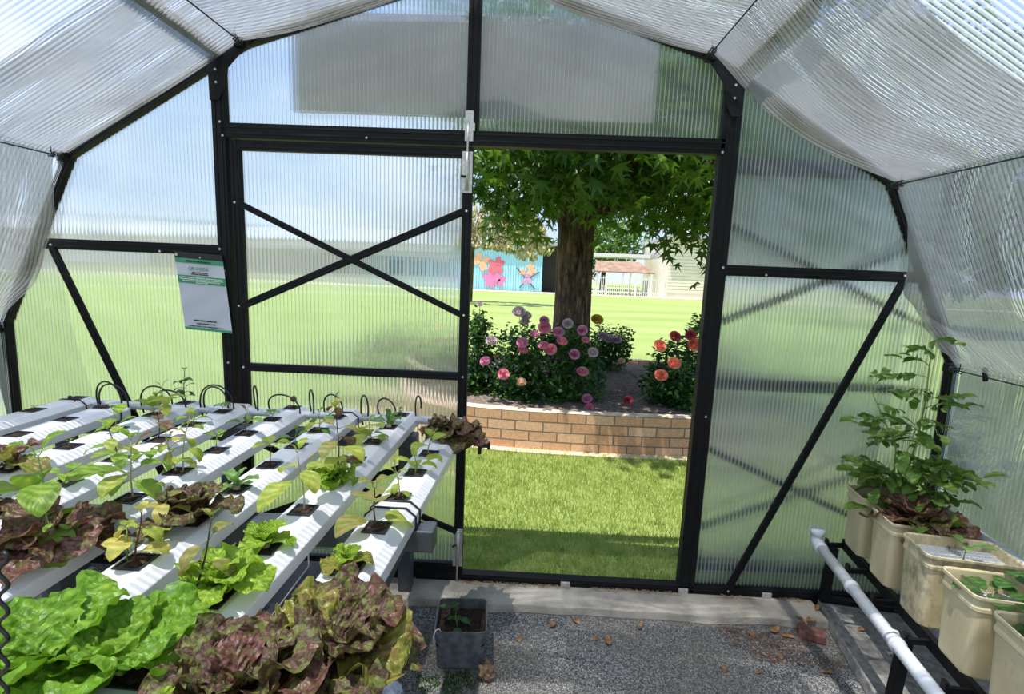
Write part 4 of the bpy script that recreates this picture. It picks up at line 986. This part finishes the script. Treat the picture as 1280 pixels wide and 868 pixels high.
tag(build('kerb_strip', MB().rings([[(*sup(2*PI*i/N, PRX+.10, PRY+.08), .004), (*sup(2*PI*i/N, PRX+.10, PRY+.08), .012), (*sup(2*PI*i/N, PRX, PRY), .014), (*sup(2*PI*i/N, PRX, PRY), .004)] for i in range(N+1)], False, False), 'path'), 'pale mortar footing strip at the foot of the brick bed', 'kerb', kind='structure')

def leafcloud(n, sampler, size, mat, lobed, seed, name, parent, droop=.4):
    r = np.random.RandomState(seed)
    if lobed == 5:
        an = []
        for k in range(5):
            a = rad(-100+50*k); ln = [.72, .9, 1.05, .9, .72][k]; an += [(a, ln), (a+rad(25), .34)]
        sh = np.array([(math.sin(a)*l_, math.cos(a)*l_, -.25*l_*l_) for a, l_ in an[:-1]]+[(0, -.15, 0)])
    else:
        sh = np.array([(0, 0, 0), (.22, .25, .05), (.26, .6, .03), (0, 1.05, -.15), (-.26, .6, .03), (-.22, .25, .05)])*(1, 1, 1)
    P_ = sampler(n, r); k = len(sh)
    az = r.uniform(0, 2*PI, n); el = -droop+r.normal(0, .45, n); ro = r.normal(0, .5, n); sc = size*r.uniform(.65, 1.25, n)
    ca, sa, ce, se, cr, sr = np.cos(az), np.sin(az), np.cos(el), np.sin(el), np.cos(ro), np.sin(ro)
    X, Yv, Zv = sh[:,0][None], sh[:,1][None], sh[:,2][None]
    x1 = X*cr[:,None]+Zv*sr[:,None]; z1 = -X*sr[:,None]+Zv*cr[:,None]; y1 = Yv+0*x1
    y2 = y1*ce[:,None]-z1*se[:,None]; z2 = y1*se[:,None]+z1*ce[:,None]
    x3 = x1*ca[:,None]-y2*sa[:,None]; y3 = x1*sa[:,None]+y2*ca[:,None]
    V_ = np.stack([x3, y3, z2], 2)*sc[:,None,None]+P_[:,None,:]
    m = MB(); m.v = [tuple(q) for q in V_.reshape(-1, 3)]; m.f = [tuple(range(i*k, i*k+k)) for i in range(n)]
    return build(name, m, mat, parent)
# big shade tree
TR = thing('shade_tree', (.54, 5.75, .30), 'large leafy tree with thick rough trunk growing in the brick garden bed', 'tree')
tx, ty = .54, 5.75; rg = []
for i in range(26):
    z = .28+i*.085; ring = []
    rad_ = .205+.06*math.exp(-(z-.28)*4)+max(0, z-2.0)*.16
    for k in range(30):
        a = 2*PI*k/30; rr_ = rad_*(1+.10*noise.noise(Vector((math.cos(a)*2.2, math.sin(a)*2.2, z*.8)))+.05*noise.noise(Vector((math.cos(a)*9, math.sin(a)*9, z*2))))
        ring.append((tx+math.cos(a)*rr_-(z-.3)*.00, ty+math.sin(a)*rr_, z))
    rg.append(ring)
build('trunk', MB().rings(rg), 'bark', TR, True)
limbs = [((-.08, 0, 2.25), (-.9, -.6, 3.1), (-1.5, -1.2, 3.6)), ((.1, 0, 2.2), (1.3, -.4, 2.7), (2.6, -.7, 3.1)), ((0, .1, 2.3), (.2, 1.2, 3.4), (.3, 2.2, 4.0)), ((0, 0, 2.3), (.1, -.1, 3.6), (.2, 0, 5.2)), ((.05, -.1, 2.2), (.5, -1.3, 2.8), (.9, -2.2, 3.0)), ((.1, .1, 2.3), (1.6, 1., 3.3), (2.8, 1.5, 3.7))]
for a, b_, c_ in limbs:
    q = [Vector((tx+p[0], ty+p[1], p[2])) for p in (a, b_, c_)]; pts_ = [q[0]*(1-t)**2+q[1]*2*t*(1-t)+q[2]*t*t for t in [i/8 for i in range(9)]]
    build('branch', MB().tube(pts_, [.12-.085*i/8 for i in range(9)], 10), 'bark', TR, True)
CR = [((tx+.1, ty-.1, 3.9), (1.9, 1.9, 1.7)), ((tx-.35, ty-.9, 2.85), (1.0, 1.1, .80)), ((tx+1.5, ty-.5, 3.0), (1.5, 1.4, 1.05)), ((tx+2.7, ty-.2, 2.9), (1.3, 1.5, 1.05)), ((tx+.6, ty-1.6, 2.95), (1.2, 1.0, .85)), ((tx+1.1, ty+1.2, 3.2), (1.8, 1.5, 1.1)), ((tx+2.3, ty-1.4, 2.85), (1.1, .9, .85)), ((tx+3.6, ty+.8, 3.4), (1.4, 1.4, 1.3)), ((tx+1.75, ty-.9, 2.25), (.55, .6, .55)), ((tx-.65, ty-.5, 2.45), (.55, .7, .5)), ((tx+.1, ty-1.1, 2.5), (.9, .5, .42)), ((tx+2.3, ty-.6, 2.15), (.9, .7, .5)), ((tx+1.15, ty-.9, 1.98), (.34, .35, .30)), ((tx+.75, ty-.7, 2.15), (.35, .35, .25)), ((tx-.62, ty-.6, 2.12), (.36, .4, .26))]
def crown(n, r):
    w = np.array([a*b_*c_ for _, (a, b_, c_) in CR])**.75; w /= w.sum(); idx = r.choice(len(CR), n, p=w)
    d = r.normal(size=(n, 3)); d /= np.linalg.norm(d, axis=1)[:,None]; rad_ = r.uniform(.35, 1, n)**.5
    c_ = np.array([q[0] for q in CR])[idx]; e = np.array([q[1] for q in CR])[idx]
    # clumps: jitter about twig ends
    tw = r.normal(0, .05, (n, 3)); k = r.randint(0, 900, n); rs = np.random.RandomState(4); base = rs.normal(size=(900, 3)); base /= np.linalg.norm(base, axis=1)[:,None]; br = rs.uniform(.45, 1, 900)**.5
    d2 = base[k]; r2 = br[k]
    use = r.uniform(size=n) < .7
    d = np.where(use[:,None], d2, d); rad_ = np.where(use, r2, rad_)
    tw = np.where(use[:,None], r.normal(0, .13, (n, 3)), tw)
    return c_+d*rad_[:,None]*e+tw
leafcloud(17000, crown, .115, 'treeleaf', 5, 8, 'foliage', TR, .55)

def rose(parent, p, r0, mat, seed, name='rose'):
    r = random.Random(seed); m = MB(); uv = []
    for ring, (n, rr_, h, op) in enumerate(((3, .28, 1.15, .1), (4, .52, 1.1, .3), (5, .78, .95, .6), (6, 1.0, .7, 1.2))):
        for k in range(n):
            a = 2*PI*k/n+ring*.6+r.uniform(-.2, .2); wd_ = 2*PI/n*.75; n0 = len(m.v)
            for i in range(4):
                t = i/3
                for j in range(4):
                    s_ = (j/3-.5)*2*wd_; rd_ = r0*rr_*(.25+.75*math.sin(t*PI/2)**.8)*(1+(.10*t if ring > 1 else 0)); z = r0*(h*t-(.18*op*t*t)-.12*abs(s_)*t)
                    m.v.append((p[0]+math.cos(a+s_)*rd_, p[1]+math.sin(a+s_)*rd_, p[2]+z)); uv.append((j/3, t))
            for i in range(3):
                for j in range(3): q = n0+i*4+j; m.f.append((q, q+1, q+5, q+4))
    m.uv = uv
    o = build(name, m, mat, parent, smooth=True, origin=p)
    o.rotation_euler = (r.uniform(.5, 1.2), r.uniform(-.35, .35), 0)
    return o
def rosebush(Y, label, blobs, nleaf, flowers, seed, zb=.31, stems=7):
    cxs = [atY(b_[0], b_[1], Y) for b_ in blobs]
    base = Vector((sum(c_.x for c_ in cxs)/len(cxs), Y, zb)); T = thing('rose_bush', base, label, 'rose bush', 'rose bushes in the brick bed')
    sc = Y/FPX*1.02
    def smp(n, r):
        w = np.array([b_[2]*b_[3] for b_ in blobs], float); w /= w.sum(); idx = r.choice(len(blobs), n, p=w)
        c_ = np.array([tuple(q) for q in cxs])[idx]; e = np.array([(b_[2]*sc, min(.42, (b_[2]+b_[3])*.5*sc), b_[3]*sc) for b_ in blobs])[idx]
        d = r.normal(size=(n, 3)); d /= np.linalg.norm(d, axis=1)[:,None]; q = c_+d*(r.uniform(.1, 1, n)**.45)[:,None]*e+r.normal(0, .015, (n, 3)); q[:,2] = np.maximum(q[:,2], zb+.03); return q
    leafcloud(nleaf, smp, .055, 'roseleaf', 0, seed, 'foliage', T, .1)
    r = random.Random(seed); m = MB()
    for i in range(stems):
        c_ = r.choice(cxs); e = c_+Vector((r.uniform(-.12, .12), r.uniform(-.1, .1), r.uniform(-.1, .15))); st = base+Vector((r.uniform(-.05, .05), r.uniform(-.05, .05), -.02))
        m.tube([st, st.lerp(e, .5)+Vector((r.uniform(-.05, .05), 0, .05)), e], [.009, .007, .004], 6)
    build('stems', m, 'darkstem', T, True)
    for i, f in enumerate(flowers):
        fx, fy, mt = f[:3]; sz = f[3] if len(f) > 3 else .042; p = atY(fx, fy, Y-.30-.05*r.random() if len(f) < 5 else Y+f[4]); rose(T, tuple(p-Vector((0, 0, .012))), sz, mt, seed*40+i)
        near = min(cxs, key=lambda c_: (c_-p).length); build('stem', MB().tube([p-Vector((0, 0, .012)), p.lerp(near, .25)-Vector((0,0,.05)), p.lerp(near, .6)-Vector((0,0,.03))], .003, 5), 'stem', T, True)
    return T
rosebush(4.75, 'large rose bush thick with pink and mauve roses in front of the tree trunk', [(690, 455, 66, 42), (655, 435, 40, 34), (725, 475, 36, 38), (675, 490, 60, 28), (710, 425, 40, 22), (640, 478, 34, 30)], 5200,
         [(681, 409, 'pink', .055), (680, 400, 'mauve'), (698, 415, 'mauve', .05), (702, 427, 'pink', .048), (668, 418, 'mauve'), (653, 428, 'mauve', .05), (653, 438, 'pink', .045), (680, 432, 'pink', .045), (689, 436, 'pink', .05), (728, 412, 'mauve', .045), (710, 404, 'paleroses', .045), (718, 442, 'mauve', .045), (728, 465, 'pink', .052), (629, 467, 'pink', .05), (652, 477, 'blush', .04), (607, 451, 'mauve', .045), (614, 426, 'paleroses', .05), (734, 498, 'mauve', .045), (737, 509, 'pink', .04), (732, 425, 'pink', .035), (649, 391, 'paleroses', .06), (657, 395, 'paleroses', .05), (741, 440, 'paleroses', .045), (656, 402, 'paleroses', .04)], 2)
rosebush(4.9, 'rose bush half hidden behind the open door edge at the left, few mauve blooms', [(600, 440, 22, 46), (585, 475, 40, 30), (598, 410, 12, 24)], 2300, [(600, 379, 'paleroses', .03)], 3)
rosebush(5.3, 'bushy green rose seen only through the ribbed door panel', [(490, 440, 60, 38), (430, 450, 40, 30), (545, 455, 45, 36)], 2600, [(520, 425, 'pink', .05), (470, 430, 'blush', .05)], 4)
rosebush(6.2, 'smaller rose bush behind the trunk side with yellow and lilac blooms', [(765, 440, 26, 24), (748, 450, 22, 26), (778, 430, 12, 26), (755, 425, 16, 20)], 2000, [(746, 400, 'yellowrose', .07), (762, 424, 'paleroses', .06), (753, 420, 'paleroses', .055), (772, 425, 'paleroses', .05), (777, 451, 'blush', .04)], 5)
rosebush(4.65, 'rose bush with large salmon roses beside the right door post', [(850, 465, 42, 44), (865, 490, 40, 32), (828, 480, 30, 28), (875, 425, 18, 34), (850, 500, 34, 18)], 3600,
         [(824, 432, 'salmon', .055), (842, 454, 'salmon', .055), (826, 469, 'salmon', .055), (843, 420, 'crimson', .048), (863, 418, 'crimson', .045), (866, 432, 'salmon', .055), (785, 499, 'crimson', .04), (870, 428, 'salmon', .04)], 6)

# ------------------------------------------------------------------ distant things
def far(px_, py_, Y): return atY(px_, py_, Y)
tag(build('footpath', MB().box((-60, 39.2, .0), (40, 41.5, .05)), 'path'), 'pale concrete footpath at the far edge of the lawn', 'path', kind='structure')
blue = simple('turquoise_painted_cladding', (.36, .70, .84), .5, var=.06, nscale=1); cream = simple('cream_weatherboard', (.86, .77, .68), .7, var=.05, nscale=1); white = simple('white_painted_metal', (.75, .76, .74), .5, var=.05)
greyw = simple('pale_grey_wall', (.60, .55, .49), .8, var=.06, nscale=.5); roofm = simple('grey_roof', (.42, .44, .46), .6, var=.08, nscale=.5); dark = simple('dark_opening', (.02, .018, .016), .8); brownroof = simple('brown_shade_roof', (.28, .18, .13), .8, var=.25, nscale=2)
Yb = 42.0
B = thing('mural_shed', (-3.5, Yb, 0), 'turquoise corrugated shed with a pink flower mural', 'shed')
m = MB(); x = -8.6
while x < 1.25: m.box((x, Yb, .05), (x+.16, Yb+.06, 3.9)); x += .22
m.box((-8.6, Yb+.05, .05), (1.25, Yb+5, 3.9)); build('wall', m, blue, B)
build('roof', MB().box((-8.8, Yb-.3, 3.9), (4.6, Yb+5.2, 4.1)), roofm, B)
build('doorway', MB().box((1.25, Yb+1.2, .05), (4.5, Yb+1.5, 3.9)), dark, B)
# flowers of the mural, thin painted plates
rm = random.Random(5)
def petals(cx_, cz_, r_, col, k=6):
    mm = MB()
    for i in range(k):
        a = 2*PI*i/k+rm.random(); q = (cx_+math.cos(a)*r_*.55, cz_+math.sin(a)*r_*.55); n0 = []
        for j in range(10):
            t = 2*PI*j/10; n0.append((q[0]+math.cos(t)*r_*.5*math.cos(a)-math.sin(t)*r_*.3*math.sin(a), Yb-.02-.01*i, q[1]+math.cos(t)*r_*.5*math.sin(a)+math.sin(t)*r_*.3*math.cos(a)))
        mm.rings([n0, [(v[0], v[1]+.008, v[2]) for v in n0]])
    build('mural_flower', mm, col, B)
mp = simple('mural_pink', (.80, .22, .45), .6, var=.1, nscale=1); mr = simple('mural_red', (.70, .16, .22), .6, var=.1); mo = simple('mural_orange', (.82, .48, .30), .6, var=.1); ml = simple('mural_lilac', (.55, .34, .55), .6, var=.1)
petals(-3.0, 1.0, .75, mp); petals(-2.4, 1.0, .65, mp); petals(-2.6, 2.1, .75, mr); petals(-3.9, 2.4, .8, mo); petals(.0, 1.2, .6, ml); petals(.3, 1.9, .5, mo); petals(-.4, 1.7, .3, mo)
mm = MB(); mm.tube([(-.6, Yb-.03, .35), (0, Yb-.03, 1.0), (.7, Yb-.03, .3)], .035, 5); mm.tube([(-.9, Yb-.03, 2.0), (0, Yb-.03, 1.0), (1., Yb-.03, 1.7)], .03, 5); build('mural_stem', mm, dark, B)
# long pale building seen through the left panels
B = thing('pale_hall', (-20, 44, 0), 'long pale grey school building beyond the lawn, left of the turquoise shed', 'building')
build('wall', MB().box((-80, 43.5, 0), (-9.2, 52, 3.6)), greyw, B); build('roof', MB().rings([[(-80.6, 43, 3.6), (-80.6, 43, 3.75), (-80.6, 48, 5.2), (-80.6, 53, 3.6)], [(-8.9, 43, 3.6), (-8.9, 43, 3.75), (-8.9, 48, 5.2), (-8.9, 53, 3.6)]]), roofm, B)
for i in range(3): build('window', MB().box((-18+i*3.0, 43.42, .9), (-15.8+i*3.0, 43.52, 2.6)), dark, B)
# fence
F_ = thing('picket_fence', (7.8, 40, 0), 'white metal picket fence with a gate across the lawn, right of the trunk', 'fence')
Yf = 40.
for i in range(44):
    x = 4.2+i*.155
    build('picket', MB().box((x, Yf, .12), (x+.045, Yf+.03, 1.72 if i % 2 else 1.62)), white, F_)
for z in (.35, 1.4): build('rail', MB().box((4.2, Yf+.03, z), (10.9, Yf+.07, z+.06)), white, F_)
for x in (4.3, 6.3, 8.6, 9.8, 10.85): build('post', MB().box((x, Yf-.02, 0), (x+.12, Yf+.1, 1.85)), white, F_)
# carport / pergola
B = thing('carport', (7, 46, 0), 'white open carport with flat roof behind the picket fence', 'carport')
build('roof', MB().box((4.6, 44, 3.25), (10.6, 47.5, 3.55)), white, B)
for x in (5.0, 9.0): build('post', MB().box((x, 44.2, 0), (x+.15, 44.35, 3.25)), white, B)
B = thing('brown_shelter', (8, 43, 0), 'low brown-roofed shelter under the white carport', 'shelter')
m = MB(); m.rings([[(5.6, 42, 1.9), (5.6, 42.0, 2.0), (5.9, 43.8, 2.9), (5.9, 43.8, 2.8)], [(10.6, 42, 1.9), (10.6, 42, 2.0), (9.6, 43.8, 2.9), (9.6, 43.8, 2.8)]]); build('roof', m, brownroof, B)
for x in (5.8, 8., 10.2): build('post', MB().box((x, 42.2, 0), (x+.1, 42.3, 1.95)), white, B)
build('table', MB().box((6.4, 42.6, .7), (9.6, 43.2, .78)).box((6.6, 42.8, 0), (6.8, 43, .7)).box((9.2, 42.8, 0), (9.4, 43, .7)), greyw, B)
B = thing('weatherboard_house', (16, 42, 0), 'cream weatherboard building at the right beyond the fence', 'building')
m = MB(); m.box((11.0, 39.6, 0), (24, 48, 4.6))
for i in range(16): m.box((10.98, 39.54, .5+i*.26), (24, 39.6, .5+i*.26+.22))
build('wall', m, cream, B); build('roof', MB().box((10.75, 39, 4.6), (24.5, 49, 4.9)), roofm, B)
# weeping silver tree in mid distance
TW = thing('weeping_tree', (-2.2, 24, 0), 'pale silvery weeping tree in front of the turquoise mural shed', 'tree')
build('trunk', MB().tube([(-2.9, 25, 0), (-2.8, 24.8, 2.5), (-2.3, 24.5, 4.5)], [.2, .16, .1], 10), 'bark', TW, True)
def wsm(n, r):
    st = r.randint(0, 260, n); rs = np.random.RandomState(2); a = rs.uniform(0, 2*PI, 260); rr_ = rs.uniform(.2, 1, 260)**.5
    bx = -2.0+np.cos(a)*rr_*2.9; by = 24+np.sin(a)*rr_*1.6; zt_ = 5.4-.9*rr_**2*2; ln = rs.uniform(1.0, 2.9, 260); t = r.uniform(0, 1, n)
    lim = 2.3+.5*np.abs(np.cos(a*2))+.2*rs.uniform(0, 1, 260)
    z = np.maximum(zt_[st]-ln[st]*t, lim[st]-.1*r.uniform(size=n))
    return np.stack([bx[st]+t*.5*np.cos(a[st])+r.normal(0, .05, n), by[st]+r.normal(0, .05, n), z], 1)
leafcloud(9000, wsm, .20, 'willowleaf', 0, 12, 'foliage', TW, 1.1)
# trees behind the buildings
def bgtree(x, y, h, w, seed, label, mat='hedge'):
    T = thing('background_tree', (x, y, 0), label, 'tree', 'trees beyond the buildings')
    build('trunk', MB().tube([(x, y, 0), (x+.2, y, h*.5)], [.35, .2], 8), 'bark', T, True)
    def s_(n, r):
        d = r.normal(size=(n, 3)); d /= np.linalg.norm(d, axis=1)[:,None]; k = r.randint(0, 7, n); rs = np.random.RandomState(seed)
        cc = rs.uniform(-.5, .5, (7, 3)); return np.array([x, y, h*.62])+cc[k]*np.array([w, w*.6, h*.4])+d*(r.uniform(.4, 1, n)**.5)[:,None]*np.array([w*.5, w*.4, h*.28])
    leafcloud(1800, s_, .75, mat, 0, seed, 'foliage', T, .3)
bgtree(-44, 60, 7, 9, 1, 'dark tree above the left end of the pale school building')
bgtree(-14, 62, 6.5, 9, 2, 'broad tree rising behind the pale school building')
bgtree(9, 60, 9, 9, 3, 'green tree behind the white carport'); bgtree(26, 64, 10, 9, 4, 'tall tree above the cream weatherboard building')
bgtree(33, 27, 9, 8, 6, 'large green tree right of the cream building, seen through the right panels'); bgtree(15, 19, 6, 5, 7, 'rounded green tree on the lawn seen through the upper right panel')
bgtree(48, 40, 14, 14, 8, 'distant tree far to the right beyond the cloth edge')

# ------------------------------------------------------------------ light
wd = bpy.data.worlds.new('sky'); bpy.context.scene.world = wd; wd.use_nodes = True; nt = wd.node_tree; nt.nodes.clear(); b = NB(nt)
out = b.n('ShaderNodeOutputWorld'); bg = b.n('ShaderNodeBackground'); b.l(bg.outputs[0], out.inputs[0])
g = b.n('ShaderNodeTexCoord').outputs['Generated']; z = b.sep(g)[2]
base = b.ramp(z, [(0.0, (.54, .64, .78)), (.22, (.33, .49, .78)), (.9, (.24, .40, .74))])
cn = b.noise(2.2, 6, b.mapping(g, (1, 1, 2.2)), .6); cm = b.ramp(cn, [(.46, (0, 0, 0)), (.70, (1, 1, 1))])
b.l(b.mixc(cm, base, (1.0, 1.0, 1.0)), bg.inputs[0]); bg.inputs[1].default_value = 1.15
su = bpy.data.lights.new('sun', 'SUN'); su.energy = 5.6; su.angle = rad(.53); su.color = (1, .95, .86)
so = bpy.data.objects.new('sun', su); C.objects.link(so); so.rotation_euler = Vector((-.18, -.17, 1)).to_track_quat('Z', 'Y').to_euler()
sc = bpy.context.scene
sc.view_settings.view_transform = 'Standard'; sc.view_settings.look = 'None'; sc.view_settings.gamma = 1; sc.view_settings.exposure = 0.42; sc.view_settings.use_curve_mapping = False
cy_ = sc.cycles; cy_.max_bounces = 14; cy_.transparent_max_bounces = 24; cy_.transmission_bounces = 10; cy_.diffuse_bounces = 4; cy_.use_denoising = True; cy_.caustics_refractive = True; cy_.sample_clamp_indirect = 6
try: cy_.denoiser = 'OPENIMAGEDENOISE'
except Exception: pass
